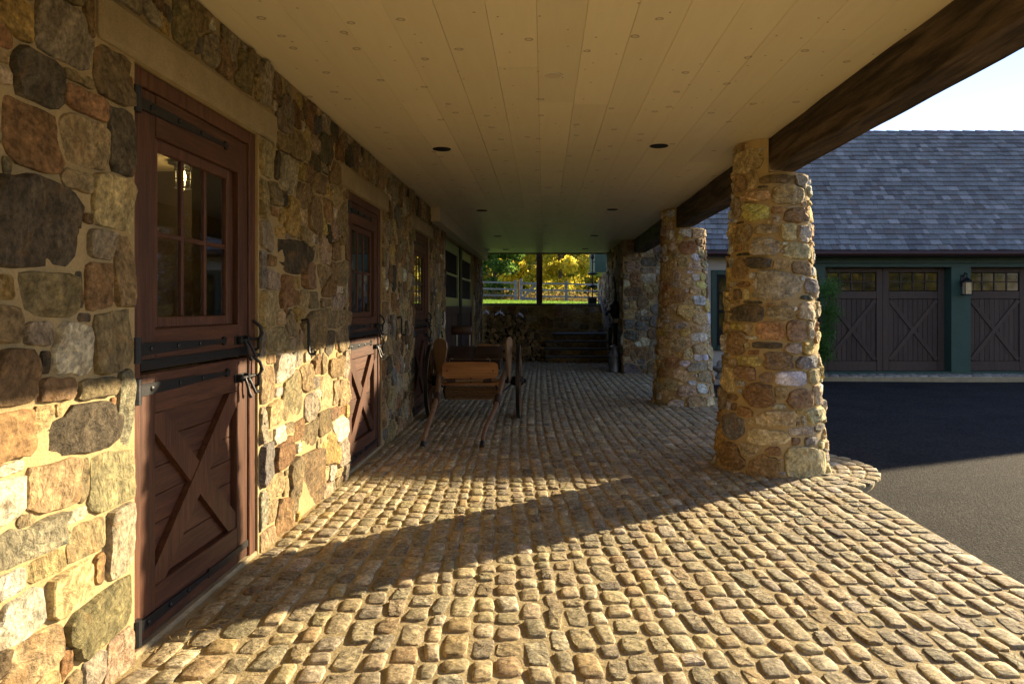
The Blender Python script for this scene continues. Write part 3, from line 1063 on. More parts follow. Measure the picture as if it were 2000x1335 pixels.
tag(obj('stable_ceiling', sc_, M_LIME), 'limewashed ceiling of the stable room', kind='structure')
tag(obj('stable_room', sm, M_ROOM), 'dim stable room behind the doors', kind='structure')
lamp = thing('ceiling_lantern', 'lit glass jar lantern on the stable ceiling, seen through the nearest door', 'lantern', (-2.6, 5.35, 2.398))
obj('mounting_plate', MB().lathe([(.02, -.001), (.10, -.001), (.10, -.02), (.05, -.035), (.04, -.05)], (-2.6, 5.35, 2.398), 20), M_IRON, lamp, True)
obj('glass_jar', MB().lathe([(.042, -.05), (.05, -.07), (.05, -.17), (.035, -.20), (.01, -.21)], (-2.6, 5.35, 2.398), 20), M_GLASS, lamp, True)
obj('bulb', MB().lathe([(.008, -.06), (.014, -.08), (.022, -.11), (.016, -.135), (.004, -.145)], (-2.6, 5.35, 2.398), 14), emit_mat('lit_bulb', (1, .62, .22), 9), lamp, True)
cg = MB()
for k in range(6):
    a = k * math.pi / 3
    cg.tube([(-2.6 + .058 * math.cos(a), 5.35 + .058 * math.sin(a), z) for z in (2.37, 2.28, 2.20)], .004, 6)
for z in (2.33, 2.27, 2.21):
    cg.tube([(-2.6 + .058 * math.cos(t * .449), 5.35 + .058 * math.sin(t * .449), z) for t in range(15)], .004, 6)
obj('wire_guard', cg, M_IRON, lamp)
pl = bpy.data.lights.new('lantern_light', 'POINT')
pl.energy = 0.5; pl.color = (1, .66, .3); pl.shadow_soft_size = .06
plo = bpy.data.objects.new('lantern_light', pl)
COL.objects.link(plo); plo.parent = lamp; plo.location = (.0, 0, -.28)

# ------------------------------------------------------------------ roof slab, ceiling, beams
rm = MB()
rm.cbox(-6.0, 2.42, -3.2, YEND + .05, HC + .030, HC + .26, .01)
M_ROOFWOOD = plain('dark_roof_boarding', (.05, .04, .03), .8)
tag(obj('porch_roof', rm, M_ROOFWOOD), 'roof deck above the porch ceiling', kind='structure')
ceil_s = MB().cbox(XW - .02, 2.06, -3.1, YEND, HC + .018, HC + .027, 0)
ceiling = tag(obj('ceiling', ceil_s, M_BLACK), 'dark backing above the boarded porch ceiling', kind='structure')
rc = random.Random(3)
bw = .2336
x = -.0095 * 1.0 + (1052 - VX) / 600 * (HC - EYE)
while x > XW: x -= bw
while x < 2.04:
    a, b = max(x, XW + .002), min(x + bw, 2.05)
    if b - a > .02:
        y = -3.0
        while y < YEND:
            L = rc.uniform(3.2, 4.9)
            e = min(y + L, YEND)
            if YEND - e < .4: e = YEND
            g = rc.choice((.0004, .0005, .0012))
            dz = rc.uniform(0, .0010)
            pb = MB().cbox(a + g, b - g, y + .0003, e - .0003, HC + dz, HC + .0165, .0014)
            obj('plank', pb, M_CEIL, ceiling)
            y = e
    x += bw

beam_x0, beam_x1, beam_z0 = 1.83, 2.06, 2.455


def beam(y0, y1, label, seed):
    """a hewn timber: corners worn, faces slightly wavy"""
    r = random.Random(seed)
    mb = MB()
    n = max(8, int((y1 - y0) / .12))
    prof = [(beam_x0, HC - .002), (beam_x0, beam_z0 + .10), (beam_x0 + .004, beam_z0 + .012), (beam_x0 + .016, beam_z0), (beam_x1 - .018, beam_z0),
            (beam_x1, beam_z0 + .016), (beam_x1, HC - .002)]
    K = len(prof)
    ph = [r.uniform(0, 6) for _ in prof]
    for i in range(n + 1):
        y = y0 + (y1 - y0) * i / n
        for k, (px, pz) in enumerate(prof):
            w = .004 * math.sin(y * 2.3 + ph[k]) + .003 * math.sin(y * 7.1 + ph[k] * 2) + r.uniform(-.0015, .0015)
            mb.v.append((px + w, y, pz + (w if 0 < k < K - 1 else 0)))
    for i in range(n):
        for k in range(K - 1):
            a = i * K + k
            mb.f.append((a, a + 1, a + K + 1, a + K)); mb.m.append(0)
        a = i * K
        mb.f.append((a, a + K, a + 2 * K - 1, a + K - 1)); mb.m.append(0)
    mb.f.append(tuple(range(K))); mb.m.append(0)
    mb.f.append(tuple(n * K + k for k in range(K))[::-1]); mb.m.append(0)
    o = obj('timber_beam', mb, M_BEAM, None, True, 35)
    tag(o, label, 'beam', 'dark timber beams carried by the stone columns')


beam(-3.0, 6.06, 'long dark timber beam in the foreground ending on the nearer stone column', 1)
beam(6.30, 10.30, 'dark timber beam spanning between the two round stone columns', 2)
beam(10.40, 15.16, 'dark timber beam from the farther round column to the stone pier', 3)

# ------------------------------------------------------------------ round columns
BC = [(155, 80, 250, 165, 't'), (160, 175, 195, 235, 'b'), (200, 165, 235, 230, 't'), (235, 185, 355, 215, 'b'), (230, 222, 270, 230, 'd'),
      (170, 240, 280, 275, 't'), (285, 220, 390, 290, 't'), (362, 175, 400, 230, 'g'), (190, 290, 270, 345, 'y'), (280, 300, 320, 330, 'r'),
      (330, 305, 400, 360, 'b'), (155, 345, 180, 355, 'd'), (150, 365, 210, 425, 'o'), (225, 365, 300, 400, 't'), (315, 360, 365, 425, 't'),
      (370, 370, 410, 430, 'g'), (150, 435, 175, 460, 'r'), (180, 430, 200, 455, 'b'), (215, 415, 305, 475, 'g'), (320, 435, 410, 490, 't'),
      (155, 465, 200, 475, 'd'), (180, 485, 275, 525, 'd'), (285, 495, 340, 530, 't'), (350, 500, 415, 550, 'b'), (140, 490, 200, 555, 'b'),
      (215, 540, 380, 640, 'g'), (135, 570, 155, 590, 'g'), (160, 570, 205, 592, 'r'), (150, 600, 175, 640, 'b'), (180, 600, 205, 640, 't'),
      (185, 642, 245, 656, 'd'), (140, 655, 245, 718, 'd'), (260, 650, 295, 668, 'r'), (262, 660, 345, 715, 't'), (365, 650, 430, 715, 't'),
      (375, 622, 420, 640, 'd'), (390, 560, 425, 615, 'g'), (230, 718, 315, 780, 'r'), (330, 712, 395, 785, 'b'), (395, 715, 415, 780, 'g'),
      (135, 725, 180, 750, 'y'), (182, 725, 210, 760, 't'), (120, 760, 185, 840, 'b'), (205, 793, 308, 815, 'd'), (185, 770, 230, 785, 'g'),
      (195, 822, 232, 842, 'r'), (250, 830, 345, 890, 'b'), (322, 797, 382, 835, 'g'), (362, 845, 432, 890, 's'), (160, 845, 240, 880, 'y'),
      (150, 880, 215, 935, 'b'), (235, 900, 280, 940, 'b'), (290, 898, 390, 948, 'w'), (110, 880, 150, 985, 't'), (400, 890, 440, 945, 't'),
      (180, 945, 280, 1025, 'r'), (282, 950, 330, 995, 'o'), (330, 962, 412, 1025, 'b'), (415, 950, 440, 1020, 't'), (120, 988, 155, 1012, 'b'),
      (130, 1020, 155, 1050, 'b'), (155, 1030, 210, 1070, 'r'), (225, 1038, 360, 1095, 't'), (385, 1035, 450, 1085, 't'), (105, 1060, 180, 1150, 's'),
      (180, 1070, 215, 1095, 't'), (190, 1105, 325, 1160, 't'), (330, 1095, 410, 1125, 'g'), (420, 1092, 455, 1118, 'd'), (340, 1130, 370, 1160, 'b'),
      (385, 1135, 430, 1165, 's'), (155, 1160, 225, 1215, 't'), (255, 1160, 305, 1200, 'r'), (90, 1170, 185, 1255, 'r'), (190, 1195, 305, 1280, 'r'),
      (320, 1175, 455, 1280, 't')]


def col_radius(h, s):
    pts = [(-.3, .50), (0, .462), (.12, .440), (.5, .408), (1.0, .374), (1.5, .350), (2.0, .320), (2.5, .297), (2.8, .292)]
    for (a, ra), (b, rb) in zip(pts, pts[1:]):
        if h <= b:
            return s * (ra + (rb - ra) * (h - a) / (b - a))
    return s * pts[-1][1]


def column(cx, cy, s, label, boxes, seed):
    rnd = random.Random(seed)
    f = Vector((-cx, -cy)).normalized()
    rt = Vector((-f.y, f.x))            # to the right as the camera sees it
    RF = .38

    def mp(sv, h, d):
        th = sv / RF
        R = col_radius(h, s) + d
        x = cx + R * (math.cos(th) * f.x + math.sin(th) * rt.x)
        y = cy + R * (math.cos(th) * f.y + math.sin(th) * rt.y)
        if h > beam_z0 - .01:
            x = min(x, beam_x0 - .006)
        return (x, y, h)
    dist = math.hypot(cx, cy)
    mb = MB()
    K, hs = 40, [-.3, 0, .12, .3, .6, 1.0, 1.4, 1.8, 2.2, beam_z0 - .012]
    for h in hs:
        for k in range(K):
            mb.v.append(mp((k / K * 2 - 1) * math.pi * RF, h, .004 * math.sin(k * 2.1 + h * 9)))
    for i in range(len(hs) - 1):
        for k in range(K):
            mb.f.append((i * K + k, i * K + (k + 1) % K, (i + 1) * K + (k + 1) % K, (i + 1) * K + k)); mb.m.append(0)
    mb.f.append(tuple((len(hs) - 1) * K + k for k in range(K))); mb.m.append(0)
    # the inner part runs on past the beam up to the ceiling
    ring = []
    for k in range(K):
        an = 2 * math.pi * k / K
        R = col_radius(2.55, s)
        ring.append((min(cx + R * math.cos(an), beam_x0 - .008), cy + R * math.sin(an), beam_z0 - .02))
    ring = [p for i, p in enumerate(ring) if i == 0 or (Vector(p) - Vector(ring[i - 1])).length > 1e-4]
    mb.prism(ring, (0, 0, HC - beam_z0 + .018))
    c = obj('stone_column', mb, M_COLMORTAR, None, True, 45)
    tag(c, label, 'column', 'round battered stone columns of the porch')
    seeds = []
    for (x0, y0, x1, y1, code) in boxes:
        X0, X1, Y0, Y1 = 1360 + x0 / 1.853, 1360 + x1 / 1.853, 240 + y0 / 1.853, 240 + y1 / 1.853
        ym = (Y0 + Y1) / 2
        xc = 1511 - (ym - 330) / 570 * 6
        yf = dist - .36
        h = EYE + (VY - ym) * (cy - .34) / F_PX
        r = (col_radius(h, s) + .02) * F_PX / cy
        t0 = math.asin(max(-.985, min(.985, (X0 - xc) / r))); t1 = math.asin(max(-.985, min(.985, (X1 - xc) / r)))
        seeds.append(((t0 + t1) / 2 * RF, h, max((t1 - t0) / 2 * RF, .02), max((Y1 - Y0) / 2 * (cy - .34) / F_PX, .012), code))
    L = math.pi * RF
    bd = (-L, L, -.03, HC - .004)
    hol = []
    # nothing where the beams bear: all angles whose surface lies outside x = beam_x0
    for k in range(120):
        sv = (k / 120 * 2 - 1) * L
        th = sv / RF
        xx = cx + .3 * (math.cos(th) * f.x + math.sin(th) * rt.x)
        if xx > beam_x0 - .03:
            hol.append((sv - L / 120, sv + L / 120, beam_z0 - .02, 3))
    S = fill_seeds(seeds, bd, hol, rnd, [(.10, .15, .06, .10, 90), (.06, .11, .04, .08, 600), (.03, .06, .02, .05, 900), (.02, .035, .012, .025, 900)],
                   codes='tttttyyobrggwwwp')
    st = grow(S, bd, hol, .009, rnd, K=16, reach=1.3)
    masonry(c, [(st, mp, (.016, .038))], M_STONE, rnd, 298, 1.5)  # paler, creamier stones, with bounced floor light put into the colour
    return c


column(*COLS[0], 'nearer round stone column, broad at its foot, beside the asphalt drive', BC, 31)
column(*COLS[1], 'farther round stone column, standing between the nearer column and the square pier', [], 32)

# ------------------------------------------------------------------ pier and right-hand side wall, back walls
PX0, PX1, PY0, PY1 = 1.61, 2.95, 15.06, 22.0
pm = MB()
pm.cbox(PX0, PX1, PY0, PY0 + .75, -.3, HC + .02, 0)
# side wall behind it, its top sloping down beyond the roof
side = [(PX0, PY0 + .75, -.3), (PX0, PY1, -.3), (PX0, PY1, 2.16), (PX0, 19.3, 2.26), (PX0, YEND + .1, 2.36), (PX0, YEND, 2.70), (PX0, PY0 + .75, HC + .02)]
pm.prism(side, (.45, 0, 0))
pier = obj('stone_pier', pm, M_MORTAR)
tag(pier, 'square grey stone pier and side wall at the far end of the porch', 'pier')
rnd = random.Random(55)
mapF = lambda a, h, d: (a, PY0 - d, h)
mapS = lambda a, h, d: (PX0 - d, a, h)
bF, bS = (PX0, PX1, -.02, HC), (PY0, PY1, -.02, HC)
SF = fill_seeds([(PX0 + .17, .10, .17, .12, 's'), (PX0 + .16, .80, .14, .11, 's')], bF, [], rnd, [(.10, .17, .08, .14, 160), (.05, .1, .05, .09, 500), (.03, .05, .025, .05, 500)], codes='ttggggswwbbssrp')
hS = [(a, a + .26, 2.33 - (a - YEND) * .055 , 3) for a in np.arange(YEND, PY1, .25)]
SS = fill_seeds([], bS, hS, rnd, [(.12, .2, .08, .15, 200), (.06, .12, .05, .1, 600), (.03, .06, .025, .05, 500)], codes='ttggoobbwyrs')
masonry(pier, [(grow(SF, bF, [], .010, rnd, 14), mapF, (.015, .035)), (grow(SS, bS, hS, .010, rnd, 12), mapS, (.015, .035))], M_STONE, rnd)

BWY, BWX, BWH = 19.0, .26, 1.452
bm = MB()
bm.cbox(XW - .02, BWX, BWY, BWY + .5, -.3, BWH - .055, 0)
bm.cbox(BWX + .001, PX0 - .003, 20.05, 20.55, -.3, BWH - .054, 0)
bm.cbox(BWX - .45, BWX, BWY + .501, 20.55, -.3, BWH - .055, 0)
bwall = obj('low_back_wall', bm, M_COLMORTAR)  # mortar and stone mix lightened in colour to brighten this dark end
tag(bwall, 'low rubble stone wall closing the far end of the porch below the open view', 'low wall')
rnd = random.Random(77)
mL = lambda a, h, d: (a, BWY - d, h)
mR = lambda a, h, d: (a, 20.05 - d, h)
bL, bR = (XW, BWX, 0, BWH - .06), (BWX, PX0, .55, BWH - .06)
SLs = fill_seeds([(.10, .95, .19, .13, 'b')], bL, [], rnd, [(.12, .2, .08, .13, 100), (.06, .12, .05, .09, 300), (.03, .06, .025, .05, 200)], codes='tttyyowrg')
SRs = fill_seeds([], bR, [], rnd, [(.12, .18, .08, .12, 80), (.06, .12, .05, .09, 250), (.03, .06, .025, .05, 150)], codes='tttyyowrg')
masonry(bwall, [(grow(SLs, bL, [], .011, rnd, 12), mL, (.015, .03)), (grow(SRs, bR, [], .011, rnd, 12), mR, (.015, .03))], M_STONE, rnd)
M_BLUE = plain('bluestone', (.135, .14, .145), .7, .3, 0, .25, 9, .3, 60)
obj('coping', MB().cbox(XW, BWX + .03, BWY - .04, BWY + .54, BWH - .053, BWH, .006), M_BLUE, bwall)
obj('coping', MB().cbox(BWX + .032, PX0 - .004, 20.01, 20.59, BWH - .053, BWH, .006), M_BLUE, bwall)

steps = thing('stone_steps', 'four wide stone steps with bluestone treads rising to the right of the woodpile', 'steps', (.8, 17.95, 0))
rnd = random.Random(88)
rise = .172
for k in range(4):
    yk = 17.95 + k * .30
    xl = .05 if k < 3 else .26
    z0 = k * rise
    rb = MB().cbox(xl, PX0 - .03, yk + .02, (20.0 if k == 3 else yk + .33), z0 - (.02 if k == 0 else -.001), z0 + rise - .048, .004)
    riser = obj('riser', rb, M_MORTAR, steps)
    bd = (xl + .01, PX0 - .04, z0, z0 + rise - .05)
    S = fill_seeds([], bd, [], rnd, [(.10, .2, .05, .058, 60), (.05, .1, .025, .05, 150)], codes='ttoobbgy')
    for st in grow(S, bd, [], .006, rnd, 10):
        if min(np.ptp(st[2], axis=0)) < .02: continue
        v_, f_ = stone_geo(st, rnd, lambda a, h, d, yk=yk: (a, yk + .018 - d, h), .016, False)
        obj('stone', MB().add(v_, f_), M_STONE, riser, True, 0, col=stone_col(st[3], rnd))
    obj('tread', MB().cbox(xl - .015, PX0 - .028, yk - .012, (20.02 if k == 3 else yk + .345), z0 + rise - .046, z0 + rise, .005), M_BLUE, steps)

# ------------------------------------------------------------------ garage
GY, GD = 15.35, 15.64            # facade, door plane
GXL, GXR = 2.75, 15.2
GZ = -.15
M_STUCCO = plain('pale_stucco', (.60, .57, .50), .9, .1, 0, .06, 3, .25, 70)
M_GREEN = plain('dark_green_paint', (.038, .082, .060), .45, .35, 0, .12, 5, .1, 30)
M_GDOOR = wood('dark_brown_garage_boards', (.062, .040, .029), (.105, .072, .052), 2, 10, .55, .3, .2, rings=False)
M_SHINGLE = attr_mat('weathered_shingle', .75, .25, .5, (70, 14, 14), .3)
M_GUTTER = plain('dark_red_gutter', (.05, .022, .02), .35, .5, .2, .15)
garage = thing('garage', 'long garage across the drive with shingled roof and dark braced doors', 'garage', (9, GY, GZ))
DOOR_X = [(5.82, 8.43), (8.83, 11.44), (11.84, 14.45)]
D_TOP = 2.185
holesG = [(a, b, 0.02, D_TOP) for a, b in DOOR_X] + [(3.57, 4.12, .57, 2.02)]
aa = sorted([GXL, GXR, 5.22] + [v for h in holesG for v in h[:2]])
bb = sorted(set([GZ - .2, 2.62] + [v for h in holesG for v in h[2:]]))
hit = lambda a, b: any(h[0] < a < h[1] and h[2] < b < h[3] for h in holesG)
gmap = lambda a, b, d: (a, GY - d, b)
obj('wall', cell_solid([v for v in aa if v <= 5.22], bb, lambda a, b: not hit(a, b), gmap, .32), M_STUCCO, garage)
obj('timber_facade', cell_solid([v for v in aa if v >= 5.22], bb, lambda a, b: not hit(a, b), gmap, .32), M_GREEN, garage)
ends = MB()
ends.prism([(GXL, GY + .33, GZ - .2), (GXL, 20.1, GZ - .2), (GXL, 20.1, 2.4), (GXL, 17.55, 5.3), (GXL, GY + .33, 2.62)], (.3, 0, 0))
ends.prism([(GXR - .3, GY + .33, GZ - .2), (GXR - .3, 20.1, GZ - .2), (GXR - .3, 20.1, 2.4), (GXR - .3, 17.55, 5.3), (GXR - .3, GY + .33, 2.62)], (.3, 0, 0))
ends.cbox(GXL + .31, GXR - .31, 19.8, 20.1, GZ - .2, 2.5, 0)
obj('end_wall', ends, M_STUCCO, garage)
obj('floor_slab', MB().cbox(GXL + .31, GXR - .31, GY + .33, 19.79, GZ - .2, .0, 0), M_ASPHALT, garage)
tr = MB()
tr.cbox(5.24, GXR, GY - .05, GY - .004, 2.26, 2.50, .006)
obj('fascia_board', tr, M_GREEN, garage)

def garage_door(x0, x1):
    zb = .02
    xm = (x0 + x1) / 2
    fr = MB()
    # perimeter and middle stiles and rails, one flat frame
    for a, b in ((x0 + .002, x0 + .14), (xm - .13, xm - .002), (xm + .002, xm + .13), (x1 - .14, x1 - .002)):
        fr.cbox(a, b, GD - .035, GD + .02, zb, D_TOP - .004, .006)
    door = None
    for (a, b) in ((x0 + .142, xm - .132), (xm + .132, x1 - .142)):
        for (c, d) in ((zb, zb + .20), (1.53, 1.69), (2.085, D_TOP - .004)):
            fr.cbox(a, b, GD - .033, GD + .02, c, d, .006)
    door = obj('garage_door', fr, M_GDOOR, garage)
    for (a, b) in ((x0 + .142, xm - .132), (xm + .132, x1 - .142)):
        n = 10
        for i in range(n):
            u, v = a + (b - a) * i / n, a + (b - a) * (i + 1) / n
            obj('plank', MB().cbox(u + .002, v - .002, GD - .006, GD + .018, zb + .202, 1.528, .005), M_GDOOR, door)
        for s in (0, 1):
            p = (a + .02, GD - .020 - .003 * s, (zb + .23) if s else 1.50)
            q = (b - .02, GD - .020 - .003 * s, 1.50 if s else (zb + .23))
            obj('brace', MB().bar(p, q, .022, .085, (0, 0, 1), .004), M_GDOOR, door)
        for i in range(4):
            for j in range(2):
                u, v = a + (b - a) * i / 4, a + (b - a) * (i + 1) / 4
                c, d = 1.692 + .195 * j, 1.692 + .195 * (j + 1)
                obj('pane', MB().cbox(u + .013, v - .013, GD + .0, GD + .006, c + .012, d - .012, 0), M_DARKGLASS, door)
                sash = MB()
                if i: sash.cbox(u - .0125, u + .0125, GD - .020, GD + .012, c + .001, d - .001, .003)
                if j: sash.cbox(u + .013, v - .013, GD - .019, GD + .012, c - .011, c + .011, .003)
                if sash.v: obj('glazing_bar', sash, M_GDOOR, door)


for a, b in DOOR_X:
    garage_door(a, b)
win = obj('window', MB().cbox(3.46, 3.57, GY - .04, GY + .05, .46, 2.12, .006).cbox(4.12, 4.23, GY - .04, GY + .05, .46, 2.12, .006)
          .cbox(3.571, 4.119, GY - .038, GY + .05, 2.02, 2.12, .006).cbox(3.571, 4.119, GY - .06, GY + .05, .46, .57, .006), M_GREEN, garage)
sa = MB().cbox(3.572, 3.63, GY + .0, GY + .05, .572, 2.018, .004).cbox(4.06, 4.118, GY, GY + .05, .572, 2.018, .004)
sa.cbox(3.631, 4.059, GY + .002, GY + .05, 1.95, 2.018, .004).cbox(3.631, 4.059, GY + .002, GY + .05, 1.24, 1.30, .004).cbox(3.631, 4.059, GY + .002, GY + .05, .572, .65, .004)
sa.cbox(3.835, 3.855, GY + .01, GY + .045, 1.302, 1.948, .003).cbox(3.631, 3.834, GY + .01, GY + .045, 1.64, 1.66, .003).cbox(3.856, 4.059, GY + .01, GY + .045, 1.64, 1.66, .003)
obj('sash', sa, M_BLACK, win)
obj('pane', MB().cbox(3.631, 4.059, GY + .055, GY + .06, .65, 1.24, 0), M_DARKGLASS, win)
obj('pane', MB().cbox(3.631, 4.059, GY + .055, GY + .06, 1.30, 1.95, 0), M_DARKGLASS, win)

EY, EZ, RY, RZ = 14.93, 2.51, 17.55, 5.50
rl = math.hypot(RY - EY, RZ - EZ)
sdir = Vector((0, RY - EY, RZ - EZ)) / rl
nrm = Vector((0, -sdir.z, sdir.y))
deck = MB()
RX0, RX1 = GXL - .35, GXR + .35
deck.prism([(RX0, EY, EZ - .10), (RX0, RY, RZ - .10), (RX0, 2 * RY - EY, EZ - .10), (RX0, 2 * RY - EY, EZ - .02), (RX0, RY, RZ - .02), (RX0, EY, EZ - .02)], (RX1 - RX0, 0, 0))
roof = obj('roof', deck, M_ROOFWOOD, garage)
rs = random.Random(9)
geo = []
ncourse = 26
exp_ = rl / ncourse
for c in range(ncourse):
    x = RX0 + rs.uniform(0, .1)
    while x < RX1:
        w = rs.choice((.09, .12, .14, .16, .19, .22)) * rs.uniform(.9, 1.1)
        jit = rs.uniform(-.008, .006)
        s0 = c * exp_ + jit - .03
        s1 = s0 + exp_ * 1.25
        a = Vector((0, EY, EZ)) + sdir * s0
        b = Vector((0, EY, EZ)) + sdir * s1
        up = .040 + rs.uniform(-.005, .005)
        g = .003
        v_ = []
        for (P, t) in ((a, up), (b, up * .15)):
            for xx in (x + g, x + w - g):
                v_.append((xx, *(P + nrm * t).yz))
        for xx in (x + g, x + w - g):
            v_.append((xx, *(a + nrm * (up - .026)).yz))
        for xx in (x + g, x + w - g):
            v_.append((xx, *(b - nrm * .002).yz))
        f_ = [(0, 1, 3, 2), (4, 5, 1, 0), (0, 2, 6, 4), (1, 5, 7, 3)]
        k = rs.random()
        base = (.185, .197, .20) if k < .6 else ((.25, .255, .26) if k < .76 else ((.145, .148, .155) if k < .95 else (.165, .155, .148)))
        v = rs.uniform(.8, 1.2)
        geo.append((seen_area(v_), v_, f_, (base[0] * v, base[1] * v, base[2] * v, 1)))
        x += w
geo = [g for g in geo]
geo.sort(key=lambda g: -g[0])
for a, v_, f_, c in geo[:300]:
    obj('shingle', MB().add(v_, f_), M_SHINGLE, roof, col=c)
mb, cols = MB(), []
for a, v_, f_, c in geo[300:]:
    mb.add(v_, f_); cols += [c] * len(v_)
o = obj('shingle_infill', mb, M_SHINGLE, roof, col=cols); o['kind'] = 'stuff'
x = RX0
while x < RX1:
    w = .30
    t = rs.uniform(-.004, .004)
    rcb = MB().prism([(x, RY - .13, RZ - .10 + t), (x, RY, RZ + .035 + t), (x, RY + .13, RZ - .10 + t), (x, RY + .12, RZ - .12 + t), (x, RY, RZ + .012 + t), (x, RY - .12, RZ - .12 + t)], (w + .02, 0, -.016))
    obj('ridge_shingle', rcb, M_SHINGLE, roof, col=(.12 * rs.uniform(.8, 1.2), .125, .135, 1))
    x += w
gt = MB()
gt.tube([(RX0, EY - .02, EZ - .075), (RX1, EY - .02, EZ - .075)], .062, 12)
obj('gutter', gt, M_GUTTER, garage, True)
obj('soffit', MB().cbox(RX0 + .05, RX1 - .05, EY + .05, GY - .055, EZ - .135, EZ - .105, .003), M_GREEN, garage)

apr = MB().cbox(4.9, 15.0, 14.78, GY - .005, -.4, -.035, .01)
ap = obj('stone_apron', apr, M_SAND)
tag(ap, 'strip of pale setts along the foot of the garage doors', kind='structure')
r = random.Random(4)
for row in range(3):
    x = 4.92
    while x < 14.9:
        L = r.uniform(.14, .24)
        v_, f_ = cobble_geo(x + L / 2, 14.87 + row * .185, L - .02, .165, r.uniform(-.03, .03), r, 8, .3)
        v_ = [(p[0], p[1], p[2] - .03) for p in v_]
        cv = r.uniform(.8, 1.2)
        obj('cobble', MB().add(v_, f_), M_COBBLE, ap, True, 0, col=(.40 * cv, .37 * cv, .31 * cv, .4))
        x += L

# wall lantern on the post between the doors
LX, LY, LZ = 8.66, GY - .16, 1.60
lan = thing('wall_lantern', 'black wall lantern on the green post between two garage doors', 'lantern', (LX, GY, LZ))
obj('backplate', MB().cbox(LX - .045, LX + .045, GY - .022, GY - .002, LZ + .18, LZ + .42, .008), M_IRON, lan)
obj('bracket', MB().tube([(LX, GY - .02, LZ + .38), (LX, GY - .09, LZ + .46), (LX, LY - .01, LZ + .43), (LX, LY, LZ + .36)], .012, 8), M_IRON, lan, True)
cg = MB()
cg.prism([(LX - .10, LY - .10, LZ + .27), (LX + .10, LY - .10, LZ + .27), (LX + .10, LY + .10, LZ + .27), (LX - .10, LY + .10, LZ + .27)], (0, 0, .015))
cg.lathe([(.115, .285), (.05, .34), (.02, .36)], (LX, LY, LZ), 4)
for sx in (-1, 1):
    for sy in (-1, 1):
        cg.bar((LX + sx * .075, LY + sy * .075, LZ + .02), (LX + sx * .09, LY + sy * .09, LZ + .268), .012, .012, (0, 1, 0))
cg.cbox(LX - .085, LX + .085, LY - .085, LY + .085, LZ, LZ + .02, .004)
obj('cage', cg, M_IRON, lan)
M_LGLASS = plain('seeded_amber_glass', (.55, .42, .24), .12, .6, 0, .3, 20)
obj('glass', MB().cbox(LX - .06, LX + .06, LY - .06, LY + .06, LZ + .022, LZ + .26, .004), M_LGLASS, lan)

# clipped juniper in front of the garage, stone urn by its window
def leaf_quads(n, fn, size, cols, seed, flat=.35):
    g = np.random.default_rng(seed)
    P = fn(g, n)
    a = g.normal(size=(n, 3)); a /= np.linalg.norm(a, axis=1)[:, None]
    b = g.normal(size=(n, 3)); b -= a * (a * b).sum(1)[:, None]; b /= np.linalg.norm(b, axis=1)[:, None]
    s = size * g.uniform(.6, 1.3, (n, 1))
    V = np.stack([P - a * s, P + b * s * flat, P + a * s, P - b * s * flat], 1).reshape(-1, 3)
    C = np.asarray(cols)[g.integers(0, len(cols), n)] * g.uniform(.75, 1.25, (n, 1))
    C = np.repeat(np.concatenate([C, np.ones((n, 1))], 1), 4, 0)
    mb = MB()
    mb.v = V.tolist()
    mb.f = [(4 * i, 4 * i + 1, 4 * i + 2, 4 * i + 3) for i in range(n)]
    mb.m = [0] * n
    return mb, C


M_LEAF = leaf_mat('leaves', None, .7)
M_BARK = plain('bark', (.09, .07, .05), .9, .1, 0, .3, 20, .6, 40)
JX, JY = 5.35, 14.45
jun = thing('juniper', 'bright green juniper in tiers, half hidden behind the nearer column', 'shrub', (JX, JY, -.15))
obj('trunk', MB().tube([(JX, JY, -.2), (JX + .03, JY, .6), (JX, JY, 2.0)], [.05, .04, .015], 8), M_BARK, jun, True)


def jfn(g, n):
    tiers = [(.75, .34), (1.18, .36), (1.62, .33), (.42, .22)]
    out = np.zeros((n, 3))
    k = g.integers(0, 40, n)
    cx = [(tiers[i % 4][0] + math.sin(i * 1.7) * .08, i * 2.4, tiers[i % 4][1] * (.5 + .5 * ((i * 37) % 10) / 10)) for i in range(40)]
    cx = np.array(cx)[k]
    out[:, 0] = JX + np.cos(cx[:, 1]) * cx[:, 2] + g.normal(0, .07, n)
    out[:, 1] = JY + np.sin(cx[:, 1]) * cx[:, 2] + g.normal(0, .07, n)
    out[:, 2] = cx[:, 0] + g.normal(0, .075, n) + .10 * np.abs(g.normal(0, 1, n))
    return out


mb, C = leaf_quads(11000, jfn, .035, [(.12, .26, .06), (.09, .20, .05), (.16, .31, .08)], 3, .2)
obj('foliage', mb, M_LEAF, jun, col=C)

M_CAST = plain('cast_stone', (.36, .34, .29), .9, .15, 0, .2, 14, .4, 60)
UX, UY = 3.42, 14.35
urn = thing('stone_urn', 'weathered cast stone urn standing by the green garage window', 'urn', (UX, UY, -.13))
obj('plinth', MB().cbox(UX - .17, UX + .17, UY - .17, UY + .17, -.15, -.03, .012), M_CAST, urn)
obj('bowl', MB().lathe([(.12, -.03), (.13, 0), (.07, .05), (.06, .09), (.12, .12), (.19, .17), (.20, .21), (.17, .22), (.15, .20)], (UX, UY, 0), 24), M_CAST, urn, True, 50)
obj('finial', MB().lathe([(.075, .19), (.08, .28), (.05, .31), (.05, .33)], (UX, UY, 0), 16), M_CAST, urn, True, 50)

